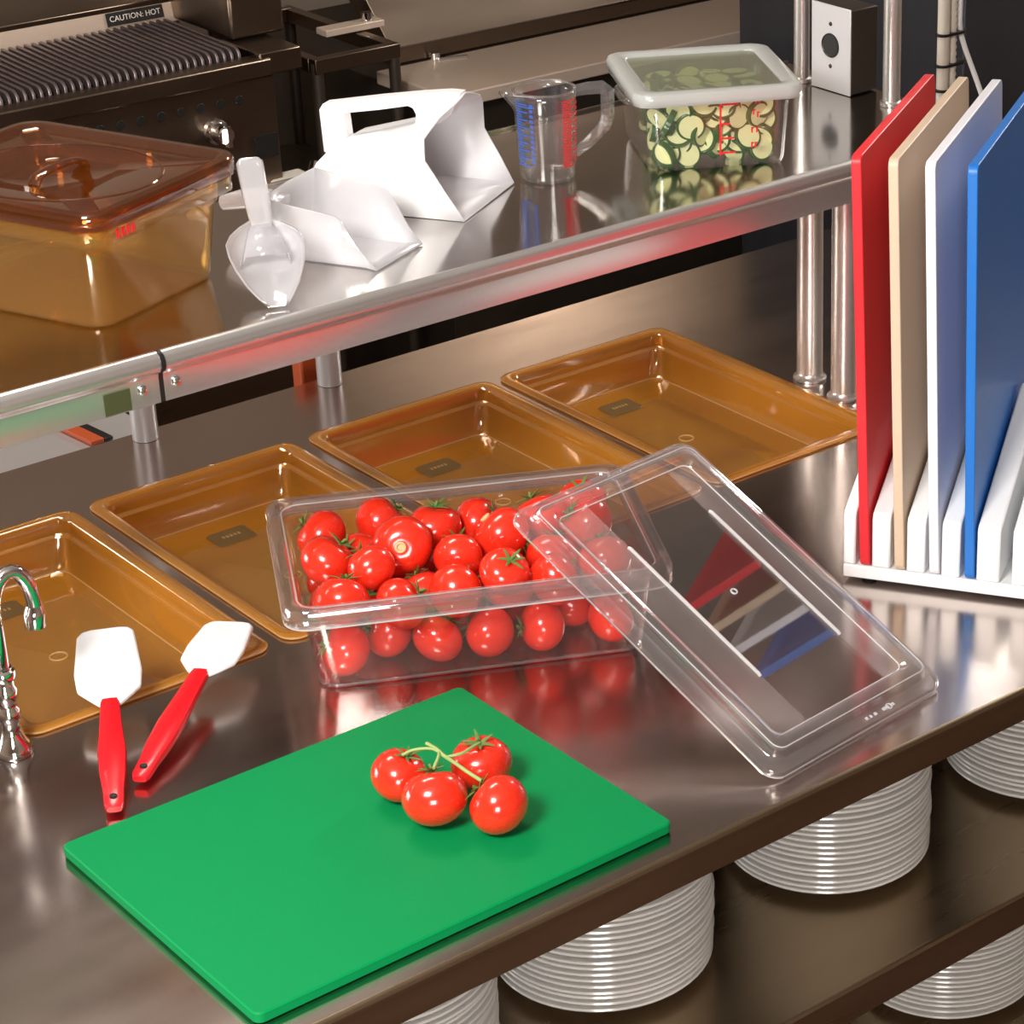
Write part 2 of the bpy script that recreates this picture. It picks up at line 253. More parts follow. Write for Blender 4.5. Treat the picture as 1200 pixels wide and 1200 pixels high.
SLI=[(-0.0691,-0.0699,0.0176,0.0203,0.8814,0.4713,0.031,0),(-0.0385,-0.0668,0.0126,0.0192,0.8137,0.5812,0.0076,0),(-0.0018,-0.0547,0.0193,0.0189,0.8721,0.2661,0.4107,0),(0.0301,-0.0576,0.0119,0.0191,0.5851,0.5759,-0.5709,0),(0.0656,-0.0702,0.0175,0.0203,0.7754,0.5909,0.2226,0),(-0.0499,-0.0632,0.0431,0.0203,0.8909,0.4412,-0.1077,0),(-0.0196,-0.0683,0.0432,0.0198,0.6744,0.562,0.4789,0),(0.014,-0.0573,0.0448,0.0223,0.7143,0.424,0.5567,0),(0.0468,-0.0722,0.034,0.0188,0.8509,0.52,0.0741,0),(-0.0732,-0.0526,0.0646,0.0224,0.5138,0.529,-0.6754,0),(-0.0351,-0.0767,0.0566,0.0207,0.6563,0.7533,-0.0436,0),(0,-0.0708,0.0667,0.019,0.6653,0.7437,-0.0648,0),(0.0319,-0.0737,0.0653,0.0197,0.6677,0.6855,0.2902,0),(0.0623,-0.0669,0.0643,0.0189,0.6704,0.6534,0.3517,0),(-0.051,-0.0739,0.0799,0.0197,0.6239,0.7075,-0.332,0),(-0.0148,-0.0684,0.0839,0.02,0.8876,0.46,-0.0237,0),(0.0119,-0.0721,0.08,0.0192,0.8714,0.4585,-0.1744,0),(0.0495,-0.0681,0.0876,0.0215,0.6635,0.6733,0.3262,0),(-0.0691,-0.068,0.0144,0.0202,0.6036,0.3185,-0.7309,0),(-0.064,-0.0343,0.0136,0.0195,0.7991,-0.2017,-0.5664,0),(-0.071,-0.0052,0.0189,0.0188,0.7894,0.1757,-0.5882,0),(-0.0634,0.0261,0.0168,0.0222,0.5912,0.2497,-0.7669,0),(-0.065,0.0656,0.0233,0.0192,0.911,0.1664,-0.3773,0),(-0.0485,-0.0474,0.0414,0.0213,0.8599,0.4284,-0.2777,0),(-0.0743,-0.0135,0.0368,0.0186,0.7667,-0.0951,-0.6349,0),(-0.0673,0.017,0.0418,0.0188,0.842,-0.0273,-0.5388,0),(-0.072,0.0522,0.0438,0.0217,0.7189,-0.2887,-0.6323,0),(-0.0651,-0.0712,0.0625,0.0202,0.8649,-0.1528,-0.4781,0),(-0.0752,-0.0327,0.0669,0.0208,0.6117,-0.0941,-0.7855,0),(-0.0677,0.0004,0.0603,0.0214,0.8409,0.0659,-0.5372,0),(-0.0738,0.0278,0.0608,0.0188,0.5948,-0.2133,-0.7751,0),(-0.0698,0.0591,0.0581,0.0213,0.8093,0.0018,-0.5874,0),(-0.0652,-0.0481,0.0823,0.0197,0.7956,-0.48,-0.3697,0),(-0.0713,-0.0144,0.0867,0.0198,0.6601,-0.1348,-0.7389,0),(-0.0763,0.015,0.0786,0.022,0.7993,0.0758,-0.5962,0),(-0.0667,0.0452,0.0803,0.0218,0.8289,-0.2003,-0.5222,0),(-0.0506,-0.0598,0.03,0.0207,0.8052,0.5875,-0.0809,0),(-0.058,-0.05,0.03,0.0217,0.8697,0.1398,-0.4733,0),(-0.0142,-0.0584,0.03,0.0203,0.8523,0.4185,-0.3137,0),(-0.058,-0.02,0.03,0.0201,0.8052,-0.1878,-0.5625,0),(0.0077,-0.0557,0.03,0.0201,0.7344,0.5865,-0.3417,0),(-0.058,0.01,0.03,0.0201,0.6949,-0.3355,-0.6361,0),(0.0357,-0.0616,0.03,0.0222,0.8071,0.5882,-0.0504,0),(-0.058,0.04,0.03,0.0223,0.8833,-0.2069,-0.4206,0),(0.0672,-0.0604,0.03,0.0217,0.5492,0.7432,-0.3821,0),(-0.0503,-0.0563,0.055,0.0206,0.6901,0.68,-0.2477,0),(-0.058,-0.05,0.055,0.0224,0.8221,-0.0186,-0.569,0),(-0.0169,-0.0589,0.055,0.0228,0.5881,0.6782,0.4408,0),(-0.058,-0.02,0.055,0.0233,0.6533,-0.2538,-0.7133,0),(0.0094,-0.057,0.055,0.0232,0.7838,0.6093,-0.1201,0),(-0.058,0.01,0.055,0.0231,0.8818,-0.2023,-0.4261,0),(0.0396,-0.0568,0.055,0.0207,0.8571,0.4855,0.1724,0),(-0.058,0.04,0.055,0.0222,0.685,-0.2396,-0.688,0),(0.0698,-0.0542,0.055,0.0234,0.8562,0.5157,0.0305,0),(-0.0522,-0.0547,0.076,0.023,0.5673,0.8003,-0.194,0),(-0.058,-0.05,0.076,0.0215,0.8595,-0.041,-0.5095,0),(-0.0202,-0.0618,0.076,0.0228,0.8381,0.4474,-0.3121,0),(-0.058,-0.02,0.076,0.0206,0.8604,0.1301,-0.4928,0),(0.0057,-0.0608,0.076,0.0218,0.8622,0.4769,0.1706,0),(-0.058,0.01,0.076,0.0224,0.7724,-0.3688,-0.5171,0),(0.0454,-0.0613,0.076,0.0208,0.6627,0.7482,0.0319,0),(-0.058,0.04,0.076,0.0226,0.7935,-0.132,-0.5941,0),(0.0691,-0.0575,0.076,0.0211,0.8681,0.4877,-0.0927,0),(0.0084,0.0012,0.0788,0.0212,0.404,-0.108,-0.005,-0.909),(0.0237,0.0085,0.0829,0.0224,0.019,0.952,0.285,-0.106),(0.0018,0.0459,0.0798,0.0214,0.171,0.414,-0.888,-0.101),(-0.0338,-0.0114,0.0752,0.0211,0.525,0.417,0.256,-0.697),(-0.0034,0.0766,0.0802,0.0221,0.55,-0.55,-0.444,-0.444),(0.0231,0.0523,0.0853,0.0208,0.093,-0.509,-0.855,-0.023),(-0.0452,-0.0485,0.086,0.0216,0.9976,-0.0036,0.0698,0),(-0.0491,-0.0086,0.086,0.0206,0.9999,-0.0158,0.0005,0),(-0.0557,0.0406,0.086,0.0205,0.9989,-0.045,-0.0149,0),(-0.0492,0.0699,0.086,0.0211,0.9979,-0.0058,-0.0647,0),(-0.013,-0.0395,0.086,0.0218,0.9994,0.004,-0.0346,0),(-0.0165,-0.0058,0.086,0.0214,0.9982,0.0035,0.0598,0),(-0.0142,0.0313,0.086,0.0209,0.9965,0.055,0.0631,0),(-0.0086,0.0643,0.086,0.0196,0.9988,-0.028,-0.0408,0),(0.0259,-0.0467,0.086,0.0209,0.9977,-0.0344,-0.0589,0),(0.0235,-0.0049,0.086,0.0198,0.999,-0.0045,-0.0452,0),(0.0272,0.0335,0.086,0.0202,0.9987,0.0508,0.0044,0),(0.0245,0.0716,0.086,0.0209,0.9986,-0.0525,0.0044,0),(0.0653,-0.0407,0.086,0.0197,0.9983,-0.0463,0.0359,0),(0.0688,-0.0072,0.086,0.0199,0.9971,0.0419,0.0629,0),(0.07,0.0397,0.086,0.0194,0.9987,-0.0339,-0.0389,0),(0.0611,0.0652,0.086,0.0215,0.999,-0.0434,-0.0117,0)]
# ------------------------------------------------------------ room (worktop height is z = 0)
FZ = -.9
struct(box('floor', -3.2, 4.6, -3.2, 4.0, FZ - .05, FZ, M['floor'], bevel=0))
struct(box('ceiling', -3.2, 4.6, -3.2, 4.0, 1.95, 2.0, M['ceiling'], bevel=0))
struct(box('wall_back', -3.2, 4.6, 3.95, 4.0, FZ, 1.95, M['wall'], bevel=0))
struct(box('wall_front', -3.2, 4.6, -3.2, -3.15, FZ, 1.95, M['wall'], bevel=0))
struct(box('wall_left', -3.2, -3.15, -3.15, 3.95, FZ, 1.95, M['wall'], bevel=0))
struct(box('wall_right', 4.55, 4.6, -3.15, 3.95, FZ, 1.95, M['wall'], bevel=0))

# ------------------------------------------------------------ prep table
PANX = [-.2515, .0915, .4385, .7785]; PANY = .940
TX0, TX1, TY1 = -1.0, 1.75, 1.385
tb = thing('prep_table', 'long brushed stainless steel prep table with steam wells and shelves of plates below', 'table')
bm = bmesh.new()
xs = [TX0]
for x in PANX: xs += [x - .147, x + .147]
xs.append(TX1)
ys = [.004, PANY - .249, PANY + .249, TY1]
g = [[bm.verts.new((x, y, 0)) for y in ys] for x in xs]
for i in range(len(xs) - 1):
    for j in range(3):
        if j == 1 and i % 2 == 1: continue
        bm.faces.new((g[i][j], g[i + 1][j], g[i + 1][j + 1], g[i][j + 1]))
for v in bm.verts: pass
ge = bmesh.ops.extrude_face_region(bm, geom=bm.faces[:])
for v in [q for q in ge['geom'] if isinstance(q, bmesh.types.BMVert)]: v.co.z = -.004
obj('worktop', bm, M['worktop'], tb, smooth=0)
bm = bmesh.new()  # rolled front edge and apron
prof = [(.0045, 0.0), (.0005, -.0005), (-.002, -.0025), (-.0028, -.006), (-.002, -.009), (.001, -.010), (.0012, -.046), (.012, -.046), (.012, -.0045), (.0045, -.0045)]
prism(bm, prof, TX0, TX1, lambda a, b, d: (d, a, b))
obj('front_apron', bm, M['apron_steel'], tb)
box('rear_seam', TX0, TX1, TY1 - .012, TY1, -.03, -.0045, M['steel'], tb)
for i, x in enumerate(PANX):
    bm = bmesh.new()
    loft(bm, [(.147, .249, .02, -.0045), (.147, .249, .02, -.15), (.14, .242, .02, -.16)], cap1=True)
    obj('steam_well', bm, M['steel'], tb, solid=.002, off=0, loc=(x, PANY, 0))
for z, nm in ((-.295, 'upper_undershelf'), (-.62, 'lower_undershelf')):
    bm = bmesh.new()
    abox(bm, TX0, TX1, .004, 1.25, z - .004, z)
    prism(bm, [(.004, z), (-.001, z - .001), (-.003, z - .005), (-.001, z - .009), (.0005, z - .052), (.012, z - .052), (.012, z - .004)], TX0, TX1, lambda a, b, d: (d, a, b))
    obj('undershelf', bm, M['apron_steel'], tb)
for x in (-.95, 1.70):
    for y in (.03, 1.22):
        cyl('leg', (x, y, FZ), (x, y, -.0045), .02, M['pole'], tb)

# ------------------------------------------------------------ overshelf
S = .4
ov = thing('overshelf', 'polished steel overshelf on round posts above the amber pans, holding scoops and tubs', 'shelf')
box('shelf_top', -1.0, 1.185, .7265, 1.165, S - .003, S, M['shelf_steel'], ov, bevel=0)
railp = [(.7265, S + .0), (.7215, S + .0002), (.7165, S - .003), (.7135, S - .009), (.7135, S - .017), (.7165, S - .023), (.7215, S - .026), (.7235, S - .030), (.7235, S - .063), (.732, S - .063), (.732, S - .004), (.7265, S - .0035)]
for x0, x1 in ((-1.0, -.1765), (-.1705, 1.185)):
    bm = bmesh.new(); prism(bm, railp, x0, x1, lambda a, b, d: (d, a, b)); obj('front_rail', bm, M['rail_steel'], ov)
bm = bmesh.new(); prism(bm, [(y - (.0015 if y < .72 else 0), z) for y, z in railp], -.1764, -.1706, lambda a, b, d: (d, a, b)); obj('rail_joint', bm, M['black'], ov)
for x in (-.198, -.155):
    bm = bmesh.new(); lathe(bm, [(0, .004), (.0035, .0038), (.006, .002), (.0065, 0), (0, 0)], 16, Matrix.Translation((x, .7234, S - .042)) @ Matrix.Rotation(R(90), 4, 'X'))
    obj('screw', bm, M['chrome'], ov)
box('maker_label', -.247, -.214, .7222, .7236, S - .061, S - .035, M['label_green'], ov, bevel=0)['label'] = 'small dark green label'
for x, y, r in ((.981, .887, .020), (.968, .797, .019)):
    bm = bmesh.new(); lathe(bm, [(0, 0.0005), (r + .006, 0.0005), (r + .006, .004), (r + .001, .008), (r, .012), (r, S - .0035), (0, S - .0035)], 28, Matrix.Translation((x, y, 0)))
    obj('support_post', bm, M['pole'], ov)
for x in (.108, .42):
    bm = bmesh.new(); tube(bm, [(x, 1.36, .0005), (x, 1.36, .23), (x, 1.345, .255), (x, 1.16, .36), (x, 1.12, .3955)], .019, 18)
    obj('rear_bracket_post', bm, M['grey_metal'], ov)
for x, y, r in ((1.131, 1.073, .0125), (1.143, .885, .0135)):
    bm = bmesh.new(); lathe(bm, [(0, S + .0005), (r + .004, S + .0005), (r + .004, S + .006), (r, S + .008), (r, 1.95 - .001), (0, 1.95 - .001)], 24, Matrix.Translation((x, y, 0)))
    obj('ceiling_post', bm, M['pole'], ov)
box('rear_upstand', -1.0, 1.185, 1.1655, 1.168, S - .03, S + .004, M['shelf_steel'], ov, bevel=0)

# ------------------------------------------------------------ amber food pans
def bead(nm, parent, hx, hy, r, z, rad, mat, cy=0, n=6):
    bm = bmesh.new(); pl = [Vector((x, y + cy, z)) for x, y in rrect(hx, hy, r, n)]
    tube(bm, pl + [pl[0], pl[1]], rad, 6, caps=False); return obj(nm, bm, mat, parent)
def make_pan(label):
    t = thing('food_pan', label, 'pan', (0, 0, 0), 0, None)
    bm = bmesh.new()
    w, d = .1605, .263
    loft(bm, [(w, d, .022, .0018), (w, d, .022, .0035), (w - .0025, d - .0025, .021, .0052), (w - .009, d - .009, .019, .0055), (w - .0135, d - .0135, .018, .0045), (w - .0165, d - .0165, .018, .001),
              (w - .018, d - .018, .018, -.016), (w - .024, d - .024, .018, -.020), (w - .031, d - .031, .02, -.055), (w - .036, d - .036, .02, -.0625), (w - .046, d - .046, .018, -.0645)], cap1=True)
    obj('tub', bm, M['amber_pan'], t, solid=.0022)
    bm = bmesh.new(); ring_loop(bm, .011, .0012, -.0620, cx=.004, cy=.006)
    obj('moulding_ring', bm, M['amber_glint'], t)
    bm = bmesh.new(); loft(bm, [(.030, .022, .006, -.0630), (.029, .021, .006, -.0618)], cap1=True, n=4); 
    for v in bm.verts: v.co.y += .168; v.co.x += .004
    obj('stamped_pad', bm, M['stamp'], t)
    bm = bmesh.new()
    for k in range(5): abox(bm, -.010 + k * .006, -.007 + k * .006, .165, .171, -.0617, -.0609)
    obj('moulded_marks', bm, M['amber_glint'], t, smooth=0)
    bead('rim_glint', t, w + .0004, d + .0004, .022, .0026, .0015, M['amber_glint'])  # pale beads added as painted highlights along rim, step and base
    bead('step_glint', t, w - .0205, d - .0205, .018, -.0185, .0011, M['amber_glint'])
    bead('base_glint', t, w - .0365, d - .0365, .02, -.0615, .0011, M['amber_glint'])
    return t
plabels = ['amber food pan at the left, beside the chrome faucet and under the white spatula blades',
           'amber food pan second from the left, beside the left end of the tomato box',
           'amber food pan behind the tomato box, third from the left',
           'amber food pan farthest right, beside the steel posts and the red cutting board']
p0 = make_pan(plabels[0])
for i, x in enumerate(PANX):
    p = p0 if i == 0 else copy_tree(p0)
    p.location = (x, PANY, 0); p['label'] = plabels[i]; p['group'] = 'amber food pans in the steam wells'

# ------------------------------------------------------------ green board, vine tomatoes
bm = bmesh.new()
loft(bm, [(.253, .1965, .008, .001), (.255, .1985, .009, .003), (.255, .1985, .009, .0125), (.2535, .197, .008, .014)], cap0=True, cap1=True, n=5)
gb = obj('cutting_board', bm, M['green'], loc=(-.241, .2315, 0)); tag(gb, 'green plastic cutting board lying flat on the steel worktop', 'cutting board', 'coloured cutting boards')
def tomato_mesh(seed, sq=.9):
    rnd = random.Random(seed); bm = bmesh.new(); n = 28
    prof = []
    for k in range(15):
        a = -PI / 2 + PI * k / 14
        r = math.cos(a); z = math.sin(a) * sq
        if k >= 11: z -= (.16 * ((k - 10) / 4) ** 2)
        if k == 0: z += .02
        prof.append((max(r, 0) if 0 < k < 14 else 0, z))
    lathe(bm, prof, n)
    ph = rnd.uniform(0, 6)
    for v in bm.verts:
        a = math.atan2(v.co.y, v.co.x); rr = math.hypot(v.co.x, v.co.y)
        f = 1 + .018 * math.cos(5 * a + ph) * (.3 + .7 * max(0, v.co.z)) + .012 * math.cos(2 * a + ph * 2)
        v.co.x *= f; v.co.y *= f
    return bm
def calyx_bm(seed, long=1.0):
    rnd = random.Random(seed); bm = bmesh.new(); z0 = .74
    for k in range(6):
        a = k * PI / 3 + rnd.uniform(-.25, .25); L = rnd.uniform(.42, .66) * long; lift = rnd.uniform(.05, .28)
        c, s = math.cos(a), math.sin(a)
        pts = [(0, 0, z0 + .04), (c * L * .45, s * L * .45, z0 + .10 + lift * .2), (c * L * .8, s * L * .8, z0 + .07 + lift * .6), (c * L, s * L, z0 + .02 + lift)]
        tube(bm, pts, [.075, .07, .045, .008], 6, sq=.35)
    tube(bm, [(0, 0, z0), (.02, .01, z0 + .14), (.07 * long, .05, z0 + .26)], [.06, .05, .06], 7)
    return bm
TMESH = []; CMESH = []
for s in range(3):
    o = obj('tomato_skin_source', tomato_mesh(s, .9 - .03 * s), M['tomato'], smooth=180); TMESH.append(o.data); bpy.data.objects.remove(o)
    o = obj('calyx_source', calyx_bm(s), M['calyx'], smooth=60); CMESH.append(o.data); bpy.data.objects.remove(o)
    TMESH[-1].name = 'tomato_body'; CMESH[-1].name = 'calyx'
bm = bmesh.new(); ring_loop(bm, .15, .05, .79, 20, 8); lathe(bm, [(0, .76), (.1, .76), (.1, .72)], 16)
o = obj('scar_source', bm, M['scar']); SCAR = o.data; bpy.data.objects.remove(o)
def tomato(loc, r, q, label, group, var=0, top='calyx'):
    t = thing('tomato', label, 'tomato', loc, 0, group); t.rotation_mode = 'QUATERNION'; t.rotation_quaternion = q; t.scale = (r, r, r)
    a = bpy.data.objects.new('flesh', TMESH[var % 3]); C.objects.link(a); a.parent = t
    if top == 'calyx':
        b = bpy.data.objects.new('calyx', CMESH[var % 3]); C.objects.link(b); b.parent = t; b['label'] = 'green leafy calyx'
    elif top == 'scar':
        b = bpy.data.objects.new('stem_scar', SCAR); C.objects.link(b); b.parent = t; b['label'] = 'pale round stem scar'
    return t
def qdir(d, spin=0):
    q = Vector((0, 0, 1)).rotation_difference(Vector(d).normalized()); return q @ Quaternion((0, 0, 1), spin)
BT = .0145
VT = [((-.1775, .2665), .0315, (.35, -.25, 1), 'ripe red tomato at the left of the vine cluster on the green board'),
      ((-.178, .198), .0355, (.25, .45, .9), 'largest red tomato at the front of the vine cluster on the green board'),
      ((-.098, .2255), .0335, (-.1, -.1, 1), 'red tomato at the back of the vine cluster on the green board'),
      ((-.134, .143), .0335, (-.35, .75, .5), 'red tomato at the right front of the vine cluster on the green board')]
for i, (xy, r, d, lb) in enumerate(VT):
    tomato((xy[0], xy[1], BT + r * .93), r, qdir(d, i), lb, 'vine tomatoes on the green board', i)
bm = bmesh.new()
zc = .083
for pts, rr in (([(-.153, .246, .083), (-.151, .230, .082), (-.151, .217, .080), (-.150, .196, .079), (-.146, .180, .074), (-.138, .166, .066)], .0022),
                ([(-.178, .256, .074), (-.168, .248, .080), (-.155, .235, .082), (-.151, .222, .081)], .0017),
                ([(-.151, .212, .080), (-.135, .206, .081), (-.118, .212, .079), (-.102, .221, .074)], .0019),
                ([(-.151, .225, .081), (-.160, .214, .082), (-.172, .205, .078)], .0018)):
    tube(bm, spline(pts, 5), rr, 7)
vn = obj('tomato_vine', bm, M['vine'], smooth=60); tag(vn, 'thin green branching vine stalk lying on the four tomatoes on the green board', 'vine')

# ------------------------------------------------------------ clear food box with tomatoes
BX = Vector((.1322, .5804, 0)); BR = R(-26.8)
BO = (0, -.002)
t = thing('food_storage_box', 'clear plastic food storage box full of tomatoes standing on the worktop', 'storage box', BX, BR)
bm = bmesh.new()
loft(bm, [(.2305, .1625, .030, .097), (.2305, .1625, .030, .1165), (.2285, .1605, .029, .1195), (.224, .156, .027, .1205), (.217, .149, .025, .1195), (.2135, .1455, .024, .115), (.2125, .1445, .024, .106)])
obj('rim', bm, M['clear_edge'], t, solid=.0028)['label'] = 'thick clear rolled rim'
bm = bmesh.new()
loft(bm, [(.2115, .1435, .024, .106), (.2095, .1415, .024, .102),
          (.206, .138, .024, .085), (.1965, .132, .024, .010, 0, BO[1]), (.1945, .130, .024, .005, 0, BO[1]), (.188, .124, .022, .0028, 0, BO[1])], cap1=True)
obj('tub', bm, M['clear_box'], t, solid=.0026)
bm = bmesh.new()
for px, py, r0 in ((.1945, .130, .024),):
    pl = [Vector((x, y + BO[1], .0035)) for x, y in rrect(px, py, r0, 6)]; tube(bm, pl + [pl[0]], .0022, 6, caps=False)
obj('base_edge', bm, M['clear_edge'], t)
bead('rim_glint', t, .2310, .1630, .030, .0975, .0012, M['glint'])  # thin milky beads added as painted highlights on the box rim
bead('inner_glint', t, .2130, .1450, .024, .1165, .0010, M['glint'])
for s in (-1, 1):
    bm = bmesh.new()
    tube(bm, spline([(s * .2295, -.085, .099), (s * .2295, -.08, .092), (s * .2295, -.06, .089), (s * .2295, .06, .089), (s * .2295, .08, .092), (s * .2295, .085, .099)], 4), .0016, 8)
    obj('handle_rib', bm, M['clear_box'], t)
cb, sb = math.cos(BR), math.sin(BR)
def tom_label(x, y, z):
    lay = 'bottom layer' if z < .05 else ('middle layer' if z < .092 else 'top layer')
    side = 'by front wall' if y < -.065 else ('by back wall' if y > .065 else ('front of centre' if y < 0 else 'back of centre'))
    k = max(0, min(5, int((x + .165) / .33 * 6))); pos = ['at the left end', 'second from the left', 'third from the left', 'fourth from the left', 'fifth from the left', 'at the right end'][k]
    return 'tomato in %s of box, %s, %s' % (lay, side, pos)
seen = {}
for i, (x, y, z, r, qw, qx, qy, qz) in enumerate(TOM):
    p = Vector((BX.x + cb * x - sb * y, BX.y + sb * x + cb * y, z))
    lb = tom_label(x, y, z); seen[lb] = seen.get(lb, 0) + 1
    if seen[lb] > 1: lb = lb.replace('tomato in', ['', 'higher tomato in', 'highest tomato in'][min(2, seen[lb] - 1)])
    q = Quaternion((0, 0, 1), BR) @ Quaternion((qw, qx, qy, qz))
    top = 'calyx' if i % 5 else 'scar'
    top = 'scar' if i in (14, 19, 26) else 'calyx'
    tomato(p, r * .985, q, lb, 'tomatoes in the clear box', i, top)

# ------------------------------------------------------------ leaning lid
th = R(23.6); tv = Vector((.995, .1, 0)).normalized(); shv = Vector((-tv.y, tv.x, 0))
sv = shv * math.cos(th) + Vector((0, 0, math.sin(th))); nv = tv.cross(sv)
LB = Vector((.157, .035, .0012))
t = thing('box_lid', 'clear ribbed plastic box lid leaning from the worktop onto the tomato box', 'lid')
ctr = LB + tv * .148 + sv * .2335
Lm = Matrix((tv, sv, nv)).transposed().to_4x4(); t.matrix_world = Matrix.Translation(ctr) @ Lm
bm = bmesh.new()
loft(bm, [(.1485, .2335, .022, .0005), (.1485, .2335, .022, .006), (.147, .232, .021, .0085), (.143, .228, .020, .0095), (.1345, .2195, .016, .0098), (.132, .217, .015, .012), (.130, .215, .014, .0225), (.1275, .2125, .013, .0245), (.116, .201, .012, .025), (.113, .198, .012, .0235), (.110, .195, .012, .0165), (.1085, .1935, .011, .0155)])
obj('rim', bm, M['clear_edge'], t, solid=.0024)
bm = bmesh.new(); abox(bm, -.0585, .0755, -.1925, .1935, .0143, .0165)
obj('centre_panel', bm, M['panel_clear'], t, smooth=0)['label'] = 'glossy clear centre strip'
for x0, x1 in ((-.1085, -.0585), (.0755, .1085)):
    bm = bmesh.new(); abox(bm, x0, x1, -.1935, .1935, .0145, .0163); obj('side_panel', bm, M['frosted'], t, smooth=0)['label'] = 'frosted side strip'
for x in (-.060, .077):
    bm = bmesh.new(); tube(bm, [(x, -.116, .0165), (x, -.113, .018), (x, .113, .018), (x, .116, .0165)], .0022, 8); obj('moulded_rib', bm, M['glint'], t)  # ribs with their highlight put into the milky colour
bead('outer_glint', t, .1487, .2337, .022, .0015, .0011, M['glint'])  # added beads carry painted highlights along the lid edges
bead('ridge_glint', t, .1280, .2130, .013, .0246, .0009, M['glint'])
bead('inner_glint', t, .1088, .1938, .011, .0168, .0009, M['glint'])
bm = bmesh.new(); ring_loop(bm, .0038, .0011, .0168, 20, 6, cx=.008); obj('moulding_ring', bm, M['scoop_milky'], t)
bm = bmesh.new()
for k, w in enumerate((.004, .003, .004, .0, .006, .003, .005)):
    if w: abox(bm, .012 + k * .0075, .012 + k * .0075 + w, -.2275, -.2235, .0105, .0112)
ring_loop(bm, .0036, .0008, .011, 16, 6, cx=.053, cy=-.2255)
obj('embossed_mark', bm, M['scoop_milky'], t)

# ------------------------------------------------------------ spatulas
def spatula(name_label, butt, neck, tip, wdir, n_bw, lab):
    """butt/neck/tip points in space; blade spans neck..tip, wdir across"""
    butt, neck, tip = Vector(butt), Vector(neck), Vector(tip)
    t = thing('spatula', lab, 'spatula', butt, 0, 'white and red spatulas')
    ax = (neck - butt); L = ax.length; ax.normalize(); w = Vector(wdir); w = (w - ax * w.dot(ax)).normalized(); nn = w.cross(ax)
    if nn.z < 0: w = -w; nn = -nn
    bm = bmesh.new(); rings = []
    st = [(0, .008, .004), (.006, .0105, .0055), (.03, .0115, .006), (.06, .0145, .0075), (.10, .016, .008), (L - .05, .013, .007), (L - .012, .0115, .006), (L, .011, .0055)]
    for s, hw, hh in st:
        ring = []
        for k in range(12):
            a = 2 * PI * k / 12; cx, cy = math.cos(a), math.sin(a)
            ex = math.copysign(abs(cx) ** .55, cx) * hw; ey = math.copysign(abs(cy) ** .6, cy) * hh
            ring.append(bm.verts.new(ax * s + w * ex + nn * (ey + .0085)))
        rings.append(ring)
    for a, b in zip(rings, rings[1:]):
        for k in range(12): bm.faces.new((a[k], a[(k + 1) % 12], b[(k + 1) % 12], b[k]))
    bm.faces.new(rings[0][::-1]); bm.faces.new(rings[-1])
    obj('handle', bm, M['red_plastic'], t)['label'] = 'red plastic handle'
    bm = bmesh.new(); Tm = Matrix((w, ax, nn)).transposed().to_4x4(); Tm = Matrix.Translation(ax * .016 + nn * .0144) @ Tm
    lathe(bm, [(0, .0), (.0028, .0), (.0042, .001), (.0045, 0), (.0045, -.002), (0, -.002)], 16, Tm); obj('hanging_hole', bm, M['black'], t)
    bl = tip - neck; BLn = bl.length; bl.normalize(); w2 = (w - bl * w.dot(bl)).normalized(); n2 = w2.cross(bl)
    o0 = neck - butt
    pl = [(-.006, -.011), (.004, -.020), (.022, -.036 * n_bw), (.05, -.0385 * n_bw), (BLn - .012, -.034 * n_bw), (BLn - .003, -.028 * n_bw), (BLn, -.018 * n_bw), (BLn + .001, .015 * n_bw), (BLn - .001, .026 * n_bw), (BLn - .008, .032 * n_bw), (.05, .038 * n_bw), (.022, .036 * n_bw), (.004, .020), (-.006, .011)]
    bm = bmesh.new()
    fr = lambda a, b, d: tuple(o0 + bl * a + w2 * b + n2 * (d + .0085))
    prism(bm, pl, -.0045, .0045, fr)
    obj('blade', bm, M['silicone'], t, bevel=.003)['label'] = 'white flexible blade'
    return t
spatula('a', (-.417, .462, .001), (-.328, .634, .028), (-.272, .742, .058), (.9, -.42, 0), 1.0, 'white spatula with red handle, the left one, nearer the chrome faucet')
spatula('b', (-.366, .500, .001), (-.213, .629, .026), (-.130, .700, .032), (.57, -.82, .0), .92, 'white spatula with red handle, the right one, its handle slanting up to the right')

# ------------------------------------------------------------ faucet
t = thing('faucet', 'chrome gooseneck faucet at the left corner of the worktop', 'faucet', (-.437, .660, 0))
bm = bmesh.new(); lathe(bm, [(0, .0005), (.021, .0005), (.0215, .004), (.019, .010), (.0145, .018), (.0115, .03), (.0105, .04), (.0125, .043), (.0135, .05), (.0125, .057), (.0105, .06), (.0105, .066), (.013, .07), (.013, .082), (.0105, .086), (.0105, .11), (0, .11)], 28)
obj('base', bm, M['chrome'], t)
pts = [(0, 0, .08), (0, 0, .165)]
for k in range(13):
    a = PI - k * R(190) / 12; pts.append((.023 + .023 * math.cos(a), -.004 * k / 12, .176 + .046 * math.sin(a)))
bm = bmesh.new(); tube(bm, pts, .0085, 18); obj('gooseneck', bm, M['chrome'], t)
e = Vector(pts[-1]); bm = bmesh.new(); tube(bm, [e + Vector((0, 0, .006)), e, e + Vector((-.001, 0, -.004)), e + Vector((-.002, 0, -.020))], [.0085, .011, .012, .0115], 18); obj('aerator', bm, M['chrome'], t)
bm = bmesh.new(); lathe(bm, [(.0106, .094), (.0135, .096), (.0145, .101), (.0135, .106), (.0106, .108)], 20); obj('collar', bm, M['chrome'], t)

